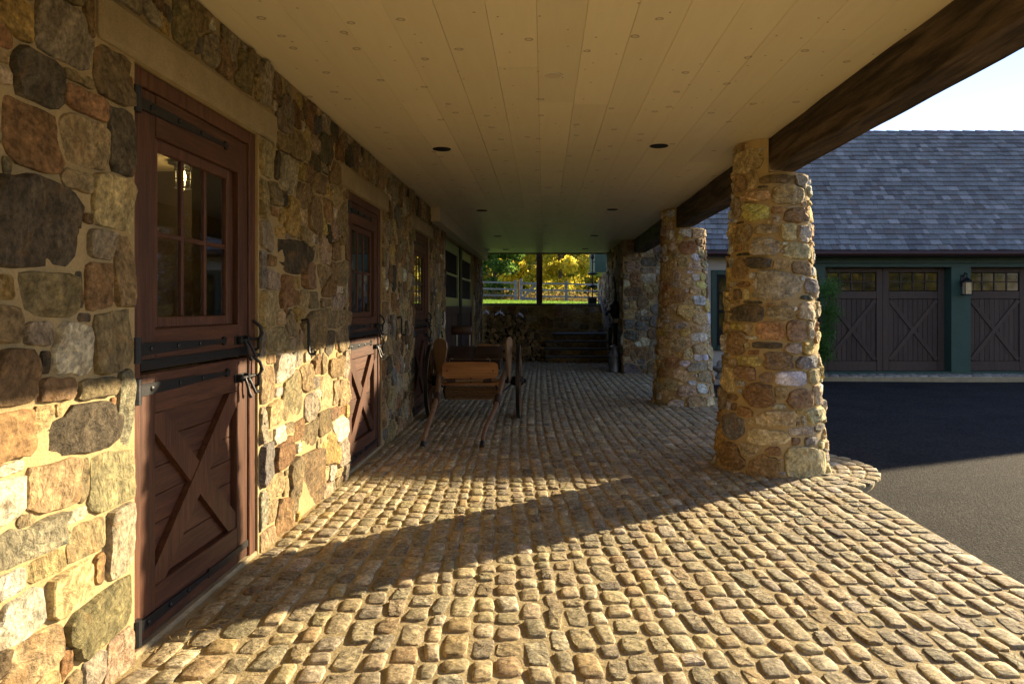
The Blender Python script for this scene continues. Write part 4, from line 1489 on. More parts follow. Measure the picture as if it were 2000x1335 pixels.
# ------------------------------------------------------------------ far end: post, track cover, sliding doors, woodpile
ps = MB().cbox(-.19, -.035, 19.16, 19.32, BWH + .002, HC + .02, .008)
tag(obj('timber_post', ps, M_POST), 'brown timber post standing on the low back wall in the open view', 'post')
hd = MB().cbox(XW, PX0 - .003, 18.78, 18.93, HC - .022, HC + .028, .004)
tag(obj('header_beam', hd, M_POST), 'thin brown header along the top of the open view', 'beam')
tc = MB().cbox(XW + .002, -1.405, 10.12, 18.55, 2.52, HC - .002, .006)
tag(obj('track_cover', tc, M_CREAM), 'cream boxed cover over the sliding door track', 'cover')

M_SGREEN = plain('sage_green_steel', (.20, .24, .10), .4, .45, 0, .1)  # one even sage green over the whole frame
M_DKWOODZ = wood('dark_brown_door_boards', (.035, .020, .016), (.065, .04, .03), 2, 12, .55, .3, .25, rings=False)


def sliding_door(y0, y1, label):
    t = thing('sliding_door', label, 'sliding door', (XW - .08, (y0 + y1) / 2, 0), 'sliding barn doors at the far end of the wall')
    xa, xb = XW - .10, XW - .04
    fr = MB()
    fr.cbox(xa, xb, y0, y0 + .16, 1.37, 2.48, .005).cbox(xa, xb, y1 - .16, y1, 1.37, 2.48, .005)
    fr.cbox(xa, xb - .002, y0 + .161, y1 - .161, 2.30, 2.48, .005).cbox(xa, xb - .002, y0 + .161, y1 - .161, 1.37, 1.52, .005)
    fr.cbox(xa, xb - .002, y0 + .161, y1 - .161, 1.90, 1.94, .004)
    obj('window_frame', fr, M_SGREEN, t)
    n = 11
    for i in range(1, n):
        y = y0 + .16 + (y1 - y0 - .32) * i / n
        obj('bar', MB().tube([(xb - .02, y, 1.521), (xb - .02, y, 2.299)], .011, 8), M_IRON, t, True)
    obj('pane', MB().cbox(xa + .012, xa + .018, y0 + .161, y1 - .161, 1.52, 2.30, 0), M_DARKGLASS, t)
    m = 8
    for i in range(m):
        a, b = y0 + (y1 - y0) * i / m, y0 + (y1 - y0) * (i + 1) / m
        obj('plank', MB().cbox(xa + .01, xb - .012, a + .002, b - .002, .02, 1.366, .005), M_DKWOODZ, t)
    ra = MB().cbox(xb - .011, xb + .012, y0, y1, 1.24, 1.362, .005).cbox(xb - .011, xb + .012, y0, y1, .03, .18, .005)
    ra.cbox(xb - .011, xb + .010, y0, y0 + .14, .181, 1.239, .005).cbox(xb - .011, xb + .010, y1 - .14, y1, .181, 1.239, .005)
    obj('rail', ra, M_DKWOODZ, t)


sliding_door(SL0 + .22, 14.02, 'sliding barn door with green barred window, nearer of the two at the wall end')
sliding_door(14.42, SL1 - .04, 'sliding barn door with green barred window, farther of the two beside the woodpile')
mp_ = MB().cbox(XW - .16, XW - .02, 14.05, 14.39, -.01, 2.51, .006)
tag(obj('door_post', mp_, M_BLACK), 'black post between the two sliding barn doors', 'post')
mp_ = MB().cbox(XW - .20, XW - .12, SL0 + .002, SL1 - .002, -.01, SLH - .003, 0)
tag(obj('door_recess', mp_, M_BLACK), 'black back of the recess behind the sliding doors', kind='structure')

# woodpile: split logs, each one a log of its own
M_LBARK = plain('log_bark', (.055, .042, .032), .95, .1, 0, .4, 30, .8, 60)
M_LCUT = plain('cut_log_end', (.54, .40, .23), .85, .1, 0, .35, 25, .4, 80)
M_LCUT2 = plain('greyed_log_end', (.30, .23, .14), .9, .1, 0, .35, 25, .4, 80)
logv = []
r = random.Random(66)
for k in range(6):
    rad = .062
    if k % 3 == 0:
        poly = [(math.cos(a) * rad * r.uniform(.85, 1.1), math.sin(a) * rad * r.uniform(.85, 1.1)) for a in np.linspace(0, 2 * math.pi, 11)[:-1]]
    else:
        poly = [(-.02, -.055)] + [(-.02 + math.cos(a) * .105 * r.uniform(.9, 1.05), -.055 + math.sin(a) * .105 * r.uniform(.9, 1.05)) for a in np.linspace(.1, 1.7 if k % 2 else 1.3, 7)]
        cx_, cy_ = np.mean(poly, 0)
        poly = [(a - cx_, b - cy_) for a, b in poly]
    n = len(poly)
    mb = MB()
    mb.add([(a, -.2, b) for a, b in poly] + [(a * r.uniform(.9, 1.05), .2, b * r.uniform(.9, 1.05)) for a, b in poly],
           [(i, i + n, (i + 1) % n + n, (i + 1) % n) for i in range(n)], 0)
    mb.add([(a, -.2, b) for a, b in poly], [tuple(range(n))], 1)
    mb.add([(a, .2, b) for a, b in poly], [tuple(range(n))[::-1]], 1)
    o = obj('firewood_log', mb, [M_LBARK, M_LCUT if k % 2 else M_LCUT2], origin=(0, 0, 0))
    tag(o, 'dark split firewood log in the heap against the low back wall', 'log', 'split firewood stacked against the back wall')
    logv.append(o)
proto = [o for o in logv]
top = lambda x: 1.20 if x < -.75 else 1.20 - ((x + .75) / .75) ** 1.7 * .95
first = {}
row, z = 0, .065
while z < 1.25:
    x = XW + .09 + (.05 if row % 2 else 0)
    while x < .0:
        if z < top(x) + r.uniform(-.05, .05):
            k = r.randrange(6)
            o = logv[k]
            if k in first:
                o = o.copy(); COL.objects.link(o)
            first[k] = 1
            o.location = (x + r.uniform(-.012, .012), BWY - .28 + r.uniform(-.06, .06), z + r.uniform(-.01, .01))
            o.rotation_euler = (r.uniform(-.05, .05), r.uniform(0, 6.28), r.uniform(-.08, .08))
            s = r.uniform(.85, 1.15)
            o.scale = (s, 1, s)
        x += r.uniform(.098, .118)
    z += .088
    row += 1
M_SHEET = plain('white_plastic_sheet', (.75, .76, .80), .35, .4, 0, .05)
for (x, z, w, lab) in ((-1.44, 1.245, .13, 'crumpled white scrap of sheeting on the woodpile, nearest the wall end'), (-1.10, 1.215, .20, 'widest white scrap of sheeting lying on top of the woodpile'),
                       (-.60, 1.17, .15, 'white scrap of sheeting on the sloping shoulder of the woodpile')):
    mb = MB()
    n = 9
    for j in range(n):
        for i in range(n):
            u, v = i / (n - 1) - .5, j / (n - 1) - .5
            mb.v.append((x + u * w * (1 + .3 * math.sin(j * 1.3)), BWY - .42 + v * .2, z + .05 - .10 * (abs(u) ** 1.3 * 1.6 + abs(v)) + .016 * math.sin(i * 2.1 + j * 1.2) + .012 * r.uniform(-1, 1)))
    for j in range(n - 1):
        for i in range(n - 1):
            a = j * n + i
            mb.f.append((a, a + 1, a + n + 1, a + n)); mb.m.append(0)
    tag(obj('plastic_scrap', mb, M_SHEET, None, True, 0), lab, 'sheeting')

# milk can, hand pump, stair rail
M_ZINC = plain('dull_zinc', (.24, .245, .25), .45, .5, .7, .25, 12, .15, 40)
cx, cy = 1.465, 15.35
can = thing('milk_can', 'old grey metal milk can standing at the corner of the pier', 'milk can', (cx, cy, 0))
obj('body', MB().lathe([(.118, .018), (.128, .025), (.128, .05), (.123, .06), (.123, .34), (.128, .35), (.12, .37), (.072, .455), (.07, .50), (.085, .52), (.082, .53)], (cx, cy, 0), 28), M_ZINC, can, True, 40)
obj('lid', MB().lathe([(.088, .531), (.09, .545), (.06, .56), (.03, .57), (.025, .585), (.005, .59)], (cx, cy, 0), 24), M_ZINC, can, True, 40)
for s in (-1, 1):
    obj('handle', MB().tube([(cx + s * .085, cy - .01, .44), (cx + s * .135, cy - .01, .455), (cx + s * .142, cy - .01, .40), (cx + s * .122, cy - .01, .355)], .007, 8), M_ZINC, can, True)

px_, py_ = 1.52, 15.78
pump = thing('hand_pump', 'tall black iron hand pump against the pier, behind the milk can', 'pump', (px_, py_, 0))
obj('base', MB().lathe([(.12, .018), (.12, .045), (.06, .07), (.05, .12)], (px_, py_, 0), 20), M_IRON, pump, True)
obj('column', MB().lathe([(.045, .10), (.045, .95), (.06, .97), (.06, 1.02)], (px_, py_, 0), 18), M_IRON, pump, True)
obj('cylinder_head', MB().lathe([(.06, 1.021), (.10, 1.09), (.11, 1.24), (.13, 1.26), (.13, 1.30), (.07, 1.34), (.03, 1.40), (.03, 1.46)], (px_, py_, .1), 20), M_IRON, pump, True)
obj('spout', MB().tube([(px_ - .07, py_ - .02, 1.25), (px_ - .16, py_ - .05, 1.26), (px_ - .20, py_ - .07, 1.18)], [.04, .035, .03], 12), M_IRON, pump, True)
obj('handle', MB().tube([(px_ + .02, py_, 1.53), (px_, py_ - .02, 1.72), (px_ - .02, py_ - .05, 1.95), (px_ - .03, py_ - .08, 1.98)], [.02, .016, .016, .024], 8), M_IRON, pump, True)
obj('handle_pivot', MB().cbox(px_ - .03, px_ + .03, py_ - .05, py_ + .05, 1.545, 1.60, .008), M_IRON, pump)

M_GREYW = wood('weathered_grey_timber', (.16, .15, .14), (.30, .29, .27), 2, 12, .8, .15)
rail = thing('stair_rail', 'sloping grey handrail beside the stone steps', 'handrail', (1.50, 17.6, 0))
obj('handrail', MB().bar((1.50, 19.7, 1.60), (1.50, 16.9, .80), .05, .10), M_GREYW, rail)
obj('newel_post', MB().cbox(1.465, 1.535, 16.80, 16.87, .018, .90, .006), M_IRON, rail)
obj('bracket', MB().tube([(PX0, 18.4, 1.22), (1.52, 18.4, 1.20)], .012, 8), M_IRON, rail)

# iron ornament with discs on the wall, beyond the coping
ox, oy, oz = 1.33, 20.3, BWH
orn = thing('iron_ornament', 'black iron stand with stacked discs on the low wall', 'ornament', (ox, oy, oz))
obj('base', MB().cbox(ox - .11, ox + .11, oy - .11, oy + .11, oz + .002, oz + .17, .01), M_IRON, orn)
obj('pole', MB().tube([(ox, oy, oz + .17), (ox, oy, oz + 1.32)], .018, 10), M_IRON, orn, True)
for h_, rr in ((.48, .155), (.82, .15)):
    obj('disc', MB().lathe([(.02, h_ + .05), (rr * .8, h_ + .015), (rr, h_), (rr * .7, h_ - .03), (.02, h_ - .045)], (ox, oy, oz), 24), M_IRON, orn, True)
obj('finial', MB().lathe([(.012, 1.20), (.05, 1.24), (.055, 1.30), (.02, 1.36), (.01, 1.42)], (ox, oy, oz), 16), M_IRON, orn, True)
obj('arm', MB().tube([(ox, oy, oz + .30), (ox + .12, oy, oz + .33), (ox + .14, oy, oz + .38)], .012, 8).tube([(ox, oy, oz + 1.12), (ox + .1, oy, oz + 1.16)], .012, 8), M_IRON, orn, True)
bx_ = 1.215
bird = thing('garden_stake', 'thin black garden stake with a small tray beside the iron stand', 'garden stake', (bx_, 20.3, BWH))
obj('stake', MB().tube([(bx_, 20.3, BWH - .03), (bx_, 20.3, BWH + .40)], .010, 8), M_IRON, bird)
obj('tray', MB().cbox(bx_ - .13, bx_ - .011, 20.24, 20.36, BWH + .27, BWH + .30, .004), M_IRON, bird)

# green siding of an outbuilding past the side wall
gs = thing('green_shed', 'dark green board siding of a shed showing above the sloping side wall', 'shed', (2.6, 22.6, 2.4))
for i in range(30):  # unseen length to the right added to keep sun off the barn wall
    obj('plank', MB().cbox(1.53 + i * .2, 1.725 + i * .2, 22.2, 22.23, 2.40, 4.4, .004), M_GREEN, gs)
obj('wall', MB().cbox(1.535, 7.5, 22.232, 24.9, 2.40, 4.4, 0), M_GREEN, gs)
obj('support_wall', MB().cbox(2.2, 4.28, 22.6, 24.8, .5, 2.398, 0), M_ROOFWOOD, gs)
obj('roof', MB().prism([(1.3, 21.95, 4.41), (7.8, 21.95, 4.41), (7.8, 25.2, 4.41), (1.3, 25.2, 4.41)], (0, 0, .12)), M_ROOFWOOD, gs)

# ------------------------------------------------------------------ lawn, fence, trees beyond
def lawn_h(x, y):
    t = (y - 20.5) / 24.0
    base = 1.395 + .33 * min(t, 1.5) - .022 * max(min(x, 12), -25) * min(max(t, 0), 1.2)
    if x > 2.2:
        k = min((x - 2.2) / 3.0, 1) * max(0, 1 - max(0, y - 22) / 10)
        base = base * (1 - k) + (-.30) * k
    return base


lm = MB()
xs = list(np.linspace(-70, -4, 20)) + list(np.linspace(-3, 2.2, 14)) + list(np.linspace(2.7, 8, 10)) + list(np.linspace(10, 80, 20))
ys = list(np.linspace(20.56, 48, 40)) + list(np.linspace(52, 160, 18))
for y in ys:
    for x in xs:
        lm.v.append((x, y, lawn_h(x, y)))
nx = len(xs)
for j in range(len(ys) - 1):
    for i in range(nx - 1):
        a = j * nx + i
        if xs[i] > 2.1 and ys[j] < 22.8: continue
        lm.f.append((a, a + 1, a + nx + 1, a + nx)); lm.m.append(0)
M_LAWN = plain('lawn_turf', (.15, .25, .035), .9, .1, 0, .3, 3, .8, 25, .03)
tag(obj('lawn', lm, M_LAWN, None, True, 0), 'sunlit lawn rising behind the low back wall', kind='structure')


def gfn(g, n):
    P = np.zeros((n, 3))
    P[:, 0] = g.uniform(-4.5, 3.0, n); P[:, 1] = 20.8 + g.uniform(0, 1, n) ** 1.4 * 25
    P[:, 2] = [lawn_h(x, y) + .015 for x, y in P[:, :2]]
    return P


mb, C = leaf_quads(26000, gfn, .045, [(.17, .30, .04), (.21, .33, .05), (.13, .24, .03)], 8, .25)
tag(obj('grass', mb, M_LEAF, None, col=C), 'short green blades of the lawn', 'grass', kind='stuff')

M_FENCE = wood('silvery_fence_wood', (.11, .11, .12), (.20, .20, .21), 0, 10, .85, .15)
FY = 44.0
fence = thing('rail_fence', 'weathered grey post and rail fence across the lawn', 'fence', (-1.5, FY, 1.6))


def fpost(x, h, w, par, m=M_FENCE):
    z = lawn_h(x, FY)
    obj('post', MB().cbox(x - w, x + w, FY - w, FY + w, z - .3, z + h, .02), m, par)


xp = lambda px: (px - VX) * FY / F_PX
px_list = [xp(v) for v in (820, 912, 1007, 1106, 1190, 1290)]
for x in px_list:
    fpost(x, 1.22, .085, fence)
for (a, b) in ((px_list[0], px_list[1]), (px_list[1], px_list[2]), (xp(1052), px_list[3]), (px_list[3], px_list[4]), (px_list[4], px_list[5])):
    for k, h_ in enumerate((.28, .66, 1.05)):
        obj('rail', MB().bar((a, FY - .02, lawn_h(a, FY) + h_), (b, FY - .02, lawn_h(b, FY) + h_), .05, .10), M_FENCE, fence)
gate = thing('field_gate', 'grey wooden field gate with a diagonal brace, set in the rail fence', 'gate', (xp(1034), FY, 1.6))
ga, gb = xp(1018), xp(1049)
fpost(xp(1013), 1.20, .05, gate, M_POST)
for x in (ga, gb):
    z = lawn_h(x, FY)
    obj('stile', MB().cbox(x - .07, x + .07, FY - .06, FY + .0, z + .04, z + (1.30 if x == ga else 1.15), .01), M_FENCE, gate)
for h_ in (.12, .62, 1.03):
    obj('rail', MB().bar((ga + .07, FY - .03, lawn_h(ga, FY) + h_), (gb - .07, FY - .03, lawn_h(gb, FY) + h_), .05, .14), M_FENCE, gate)
obj('brace', MB().bar((ga + .08, FY - .07, lawn_h(ga, FY) + .16), (gb - .05, FY - .07, lawn_h(gb, FY) + 1.02), .03, .13), M_FENCE, gate)


def tree(x, y, h, rad, low, cols, n, size, label, seed, flat=.6, group='autumn trees beyond the fence'):
    r = random.Random(seed)
    z = lawn_h(x, y)
    t = thing('deciduous_tree', label, 'tree', (x, y, z), group)
    tm = MB()
    tm.tube([(x, y, z - .2), (x + r.uniform(-.1, .1), y, z + h * .3), (x + r.uniform(-.3, .3), y, z + h * .6), (x, y, z + h * .92)], [h * .025, h * .019, h * .012, .02], 9)
    clumps = []
    for k in range(34):
        a, e = r.uniform(0, 6.28), r.random() ** .8
        zz = low + e * (h - low)
        w = rad * math.sin(math.pi * min(max(.12 + .86 * e, 0), 1)) ** .75
        q = r.random() ** .5
        clumps.append((x + math.cos(a) * w * q, y + math.sin(a) * w * q, z + zz, rad * r.uniform(.18, .36)))
        if k % 3 == 0:
            c = clumps[-1]
            tm.tube([(x, y, z + zz * .7), ((x + c[0]) / 2, (y + c[1]) / 2, z + zz * .88), c[:3]], [h * .008, h * .005, .01], 6)
    obj('trunk', tm, M_BARK, t, True)
    cl = np.array(clumps)

    def fn(g, n):
        k = g.integers(0, len(cl), n)
        d = g.normal(size=(n, 3)); d /= np.linalg.norm(d, axis=1)[:, None]
        return cl[k, :3] + d * (cl[k, 3] * g.uniform(.2, 1, n) ** .5)[:, None] * np.array([1, 1, .8])
    mb, C = leaf_quads(n, fn, size, cols, seed, flat)
    obj('crown', mb, M_LEAF, t, col=C)


YEL = [(.76, .61, .07), (.60, .53, .06), (.84, .70, .12), (.42, .44, .06)]
OLV = [(.42, .40, .06), (.55, .46, .06), (.28, .31, .05), (.70, .54, .08)]
GRN = [(.12, .22, .04), (.17, .28, .05), (.08, .16, .035)]
tree(-3.05, 47.0, 5.4, 1.75, .5, GRN, 9000, .10, 'round dark green tree behind the fence, left of the timber post', 1, group=None)
tree(-5.2, 54, 9.5, 3.4, 1.0, OLV, 9000, .14, 'olive and yellow tree at the left edge of the open view', 2)
tree(-1.5, 53, 8.0, 2.7, .6, YEL, 11000, .13, 'bright yellow tree just left of the timber post', 3)
tree(1.2, 51, 7.6, 2.6, .5, YEL, 11000, .13, 'bright yellow tree just right of the timber post', 4)
tree(4.6, 54, 6.9, 2.8, .5, OLV, 9500, .14, 'spreading olive yellow tree behind the iron stand with discs', 5)


def wfn(g, n):
    P = np.zeros((n, 3))
    P[:, 0] = g.uniform(-26, 28, n); P[:, 1] = g.uniform(74, 86, n)
    P[:, 2] = 1.6 + g.uniform(0, 1, n) * (8.2 + 1.6 * np.sin(P[:, 0] * .6) + 1.2 * np.sin(P[:, 0] * 1.7))
    return P


def bfn(g, n):
    P = np.zeros((n, 3))
    P[:, 0] = g.uniform(-14, 46, n); P[:, 1] = g.uniform(-52, -40, n)
    P[:, 2] = -.3 + g.uniform(0, 1, n) * (9.0 + 2.2 * np.sin(P[:, 0] * .5) + 1.4 * np.sin(P[:, 0] * 1.3))
    return P


mb, C = leaf_quads(26000, bfn, .34, YEL + OLV + OLV + GRN, 19, .6)
tag(obj('hedgerow_woods', mb, M_LEAF, None, col=C), 'line of autumn trees across the drive, reflected in the garage windows', 'woods', kind='stuff')
mb, C = leaf_quads(80000, wfn, .27, YEL + OLV + OLV + GRN, 12, .6)
tag(obj('autumn_woods', mb, M_LEAF, None, col=C), 'mass of yellow and olive autumn woods behind the trees', 'woods', kind='stuff')


def ufn(g, n):
    P = np.zeros((n, 3))
    P[:, 0] = g.uniform(-8, 8, n); P[:, 1] = g.uniform(45, 49, n)
    P[:, 2] = [lawn_h(x, y) for x, y in P[:, :2]]
    P[:, 2] += np.abs(g.normal(0, .32, n))
    return P


mb, C = leaf_quads(9000, ufn, .10, [(.26, .19, .07), (.30, .24, .08), (.16, .17, .05), (.34, .20, .08)], 13, .25)
tag(obj('undergrowth', mb, M_LEAF, None, col=C), 'rusty tall weeds along the far side of the fence', 'weeds', kind='stuff')

# ------------------------------------------------------------------ stable doors
def stable_door(y0):
    XF = XW - .012               # frame face
    XL = XW - .022               # leaf face
    t = thing('stable_door', 'large nearest Dutch stable door, red brown with six panes and a crossed lower leaf', 'stable door', (XW - .05, y0 + DW / 2, 0), 'Dutch stable doors in the barn wall')
    ja, jb = y0 + .003, y0 + DW - .003
    fr = MB()
    fr.cbox(XF - .14, XF, ja, ja + .062, .0, DH - .003, .004)
    fr.cbox(XF - .14, XF, jb - .082, jb, .0, DH - .003, .004)
    fr.cbox(XF - .14, XF - .001, ja + .063, jb - .083, DH - .072, DH - .003, .004)
    fr.cbox(XF - .139, XL - .048, ja + .001, ja + .09, .03, DH - .004, .003)
    fr.cbox(XF - .139, XL - .048, jb - .11, jb - .001, .03, DH - .004, .003)
    fr.cbox(XF - .138, XL - .048, ja + .091, jb - .111, DH - .10, DH - .004, .003)
    obj('door_frame', fr, M_DOORZ, t)
    la, lb = ja + .067, jb - .087            # leaf
    ST = .125
    z0, z1, z2, z3 = .03, 1.085, 1.10, DH - .075
    # lower leaf
    lo = MB()
    lo.cbox(XL - .045, XL, la, la + ST, z0, z1, .004).cbox(XL - .045, XL, lb - ST, lb, z0, z1, .004)
    lower = obj('lower_leaf', lo, M_DOORZ, t)
    obj('rail', MB().cbox(XL - .045, XL - .001, la + ST + .001, lb - ST - .001, z1 - .165, z1, .004), M_DOORY, lower)
    obj('rail', MB().cbox(XL - .045, XL - .001, la + ST + .001, lb - ST - .001, z0, z0 + .185, .004), M_DOORY, lower)
    pa, pb, qa, qb = la + ST + .002, lb - ST - .002, z0 + .187, z1 - .167
    n = 6
    for i in range(n):
        a, b = qa + (qb - qa) * i / n, qa + (qb - qa) * (i + 1) / n
        obj('plank', MB().cbox(XL - .045, XL - .034, pa, pb, a + .0015, b - .0015, .004), M_DOORY, lower)
    hw = .056
    for s in (0, 1):
        za, zb = (qa, qb) if s else (qb, qa)
        sg = 1 if s else -1
        x_ = XL - .003 - .005 * (1 - s)
        dy, dz = pb - pa, qb - qa
        L = math.hypot(dy, dz)
        ny, nz = -dz * sg / L * hw, dy / L * hw
        def clip(y, z): return (x_, min(max(y, pa + .002), pb - .002), min(max(z, qa + .002), qb - .002))
        ex_ = hw * L / dz
        ez_ = hw * L / dy
        poly = [(pa + .002, za + sg * ez_), (pa + .002, za), (pa + ex_, za), (pb - .002, zb - sg * ez_), (pb - .002, zb), (pb - ex_, zb)]
        obj('brace', MB().prism([clip(*p) for p in poly], (-.030, 0, 0)), M_DOORZ, lower)
    # upper leaf with six panes
    wa, wb_, wz0, wz1 = la + ST, lb - .185, 1.265, 2.045
    up = MB()
    up.cbox(XL - .045, XL, la, la + ST, z2, z3, .004).cbox(XL - .045, XL, lb - .11, lb, z2, z3, .004)
    upper = obj('upper_leaf', up, M_DOORZ, t)
    obj('rail', MB().cbox(XL - .045, XL + .004, la + ST + .001, lb - .112, wz1 + .001, z3, .004), M_DOORY, upper)
    obj('rail', MB().cbox(XL - .045, XL + .002, la + ST + .001, lb - .112, z2, wz0 - .001, .004), M_DOORY, upper)
    obj('stop_bead', MB().cbox(XL - .045, XL - .03, wb_ + .001, lb - .112, wz0, wz1, .003), M_DOORZ, upper)
    sf = MB()
    sf.cbox(XL - .04, XL - .012, wa + .001, wa + .042, wz0, wz1, .004).cbox(XL - .04, XL - .012, wb_ - .042, wb_, wz0, wz1, .004)
    sf.cbox(XL - .04, XL - .013, wa + .043, wb_ - .043, wz0, wz0 + .045, .004).cbox(XL - .04, XL - .013, wa + .043, wb_ - .043, wz1 - .05, wz1, .004)
    obj('sash', sf, M_DOORZ, upper)
    ga, gb, gz0, gz1 = wa + .043, wb_ - .043, wz0 + .046, wz1 - .051
    mid = (gz0 + gz1) / 2
    for i in (1, 2):
        y = ga + (gb - ga) * i / 3
        obj('glazing_bar', MB().cbox(XL - .038, XL - .016, y - .011, y + .011, gz0, gz1, .004), M_DOORZ, upper)
    for i in range(3):
        a, b = ga + (gb - ga) * i / 3 + (.012 if i else 0), ga + (gb - ga) * (i + 1) / 3 - (.012 if i < 2 else 0)
        obj('glazing_bar', MB().cbox(XL - .037, XL - .017, a, b, mid - .011, mid + .011, .004), M_DOORY, upper)
        for (c, d) in ((gz0, mid - .012), (mid + .012, gz1)):
            obj('pane', MB().cbox(XL - .030, XL - .026, a, b, c, d, 0), M_GLASS, upper)
    # iron: strap hinges, weather bars, latches
    def strap(z, L, par_t, flip=1):
        y = la - .035
        poly = [(XL + .003, y, z - .024), (XL + .003, y + L * .3, z - .022), (XL + .003, y + L * .94, z - .010), (XL + .003, y + L, z - .010),
                (XL + .003, y + L, z + .010), (XL + .003, y + L * .94, z + .010), (XL + .003, y + L * .3, z + .022), (XL + .003, y, z + .024)]
        h = MB().prism(poly, (.007, 0, 0))
        h.lathe([(.022, -.002), (.022, .008)], (XL + .003, y + L + .014, z), 12, 'x')
        h.lathe([(.024, z - .05), (.024, z + .05)], (XL + .014, y - .018, 0), 14, 'z')
        h.cbox(XL + .0, XL + .012, y - .05, y - .01, z - .045, z + .045, .003)
        o = obj('strap_hinge', h, M_IRON, t)
        for f in (.14, .42, .68):
            obj('bolt', MB().lathe([(.011, 0), (.011, .004), (.005, .008)], (XL + .0101, y + L * f, z), 10, 'x'), M_IRON, o, True)
    strap(z3 - .065, .80, upper)
    strap(1.185, .78, upper)
    strap(1.025, .82, lower)
    strap(.10, .62, lower)
    obj('weather_bar', MB().cbox(XL + .001, XL + .010, la + .002, lb - .01, z2 + .0, z2 + .042, .002), M_IRON, t)
    obj('weather_bar', MB().cbox(XL + .001, XL + .008, la + .60, lb - .005, z0 + .05, z0 + .085, .002), M_IRON, t)
    for z in (1.180, .985):
        lt = MB().cbox(XL + .001, XL + .008, lb - .17, lb - .02, z - .022, z + .022, .003)
        la_ = obj('latch', lt, M_IRON, t)
        obj('bolt', MB().tube([(XL + .022, lb - .155, z), (XL + .022, lb + .075, z)], .009, 10).cbox(XL + .008, XL + .033, lb - .06, lb - .035, z - .02, z + .02, .003)
            .cbox(XL + .008, XL + .033, lb - .15, lb - .135, z - .02, z + .02, .003), M_IRON, la_, True)
        obj('lever', MB().tube([(XL + .022, lb - .085, z), (XL + .036, lb - .085, z - .04), (XL + .042, lb - .075, z - .085), (XL + .052, lb - .07, z - .105)], [.008, .008, .009, .011], 8), M_IRON, la_, True)
        obj('lever', MB().tube([(XL + .022, lb - .04, z), (XL + .04, lb - .03, z - .045), (XL + .05, lb - .015, z - .085), (XL + .062, lb + .005, z - .082)], [.008, .008, .008, .010], 8), M_IRON, la_, True)
        obj('hook', MB().tube([(XF + .004, lb + .045, z + .10), (XF + .035, lb + .06, z + .07), (XF + .045, lb + .068, z + .03), (XF + .03, lb + .06, z), (XF + .03, lb + .055, z - .05), (XF + .004, lb + .05, z - .065)], .009, 8), M_IRON, la_, True)
    obj('threshold', MB().cbox(XF - .14, XF + .012, ja, jb, .0, .026, .006), M_LINTEL, t)
    return t


d0 = stable_door(DOORS_Y[0])
for y, lab in zip(DOORS_Y[1:], ('second Dutch stable door along the wall, its crossed lower leaf catching a patch of sunlight',
                                'farthest Dutch stable door, dark and partly hidden by the cart wheel')):
    c = copy_tree(d0, None, (0, y - DOORS_Y[0], 0))
    c['label'] = lab

for (y, za, zb, lab) in ((4.72, 1.055, 1.275, 'upright iron tether hook on the wall between the first two stable doors'), (7.80, 1.06, 1.25, 'upright iron tether hook on the wall between the second and third stable doors')):
    h = MB().tube([(XW + .02, y, zb - .01), (XW + .06, y, zb), (XW + .066, y, zb - .03), (XW + .066, y, za + .02), (XW + .075, y, za), (XW + .105, y, za - .002), (XW + .11, y, za + .02)], .010, 8)
    tag(obj('wall_hook', h, M_IRON, None, True), lab, 'hook', 'iron tether hooks on the barn wall')

# ------------------------------------------------------------------ ceiling fittings
def ceil_pt(px, py):
    y = F_PX * (HC - EYE) / (VY - py)
    return (px - VX) * y / F_PX, y


DL = [(863, 291, 'black recessed downlight on the barn side, nearest the camera'), (1287, 285, 'black recessed downlight nearest the round columns'),
      (941, 411, 'second black downlight on the barn side, beside the track cover'), (1196, 409, 'second black downlight on the column side'),
      (972, 461, 'third black downlight on the barn side'), (1161, 460, 'third black downlight on the column side'),
      (988, 487, 'farthest black downlight on the barn side'), (1143, 486, 'farthest black downlight on the column side')]
for px, py, lab in DL:
    x, y = ceil_pt(px, py)
    if y > 18.4: y = 18.3
    t = thing('downlight', lab, 'downlight', (x, y, HC), 'recessed downlights in the porch ceiling')
    obj('trim_ring', MB().lathe([(.058, -.0035), (.075, -.0055), (.08, -.001), (.078, .004)], (x, y, HC), 28), M_BLACK, t, True)
    obj('baffle', MB().lathe([(.001, -.0042), (.056, -.0042), (.057, -.003)], (x, y, HC), 24), M_BLACK, t, True)
for px, py, lab in ((1080, 147, 'round pale ceiling speaker nearest the camera'), (1070, 365, 'second round pale ceiling speaker, mid porch'),
                    (1066, 440, 'third round pale ceiling speaker, far down the porch'), (1066, 475, 'farthest round pale ceiling speaker')):
    x, y = ceil_pt(px, py)
    if y > 18.4: y = 17.6
    t = thing('ceiling_speaker', lab, 'speaker', (x, y, HC), 'round ceiling speakers')
    obj('grille', MB().lathe([(.001, -.005), (.045, -.005), (.052, -.004)], (x, y, HC), 28), M_CREAM, t, True)
    obj('rim', MB().lathe([(.0525, -.004), (.056, -.006), (.060, -.001), (.058, .004)], (x, y, HC), 28), M_WHITE, t, True)
x, y = -1.37, 17.6
t = thing('smoke_detector', 'small white smoke detector under the end of the track cover', 'smoke detector', (x, y, 2.52))
obj('body', MB().lathe([(.06, .0), (.06, -.02), (.05, -.035), (.02, -.04)], (x + .03, y, HC - .0), 20), M_WHITE, t, True)

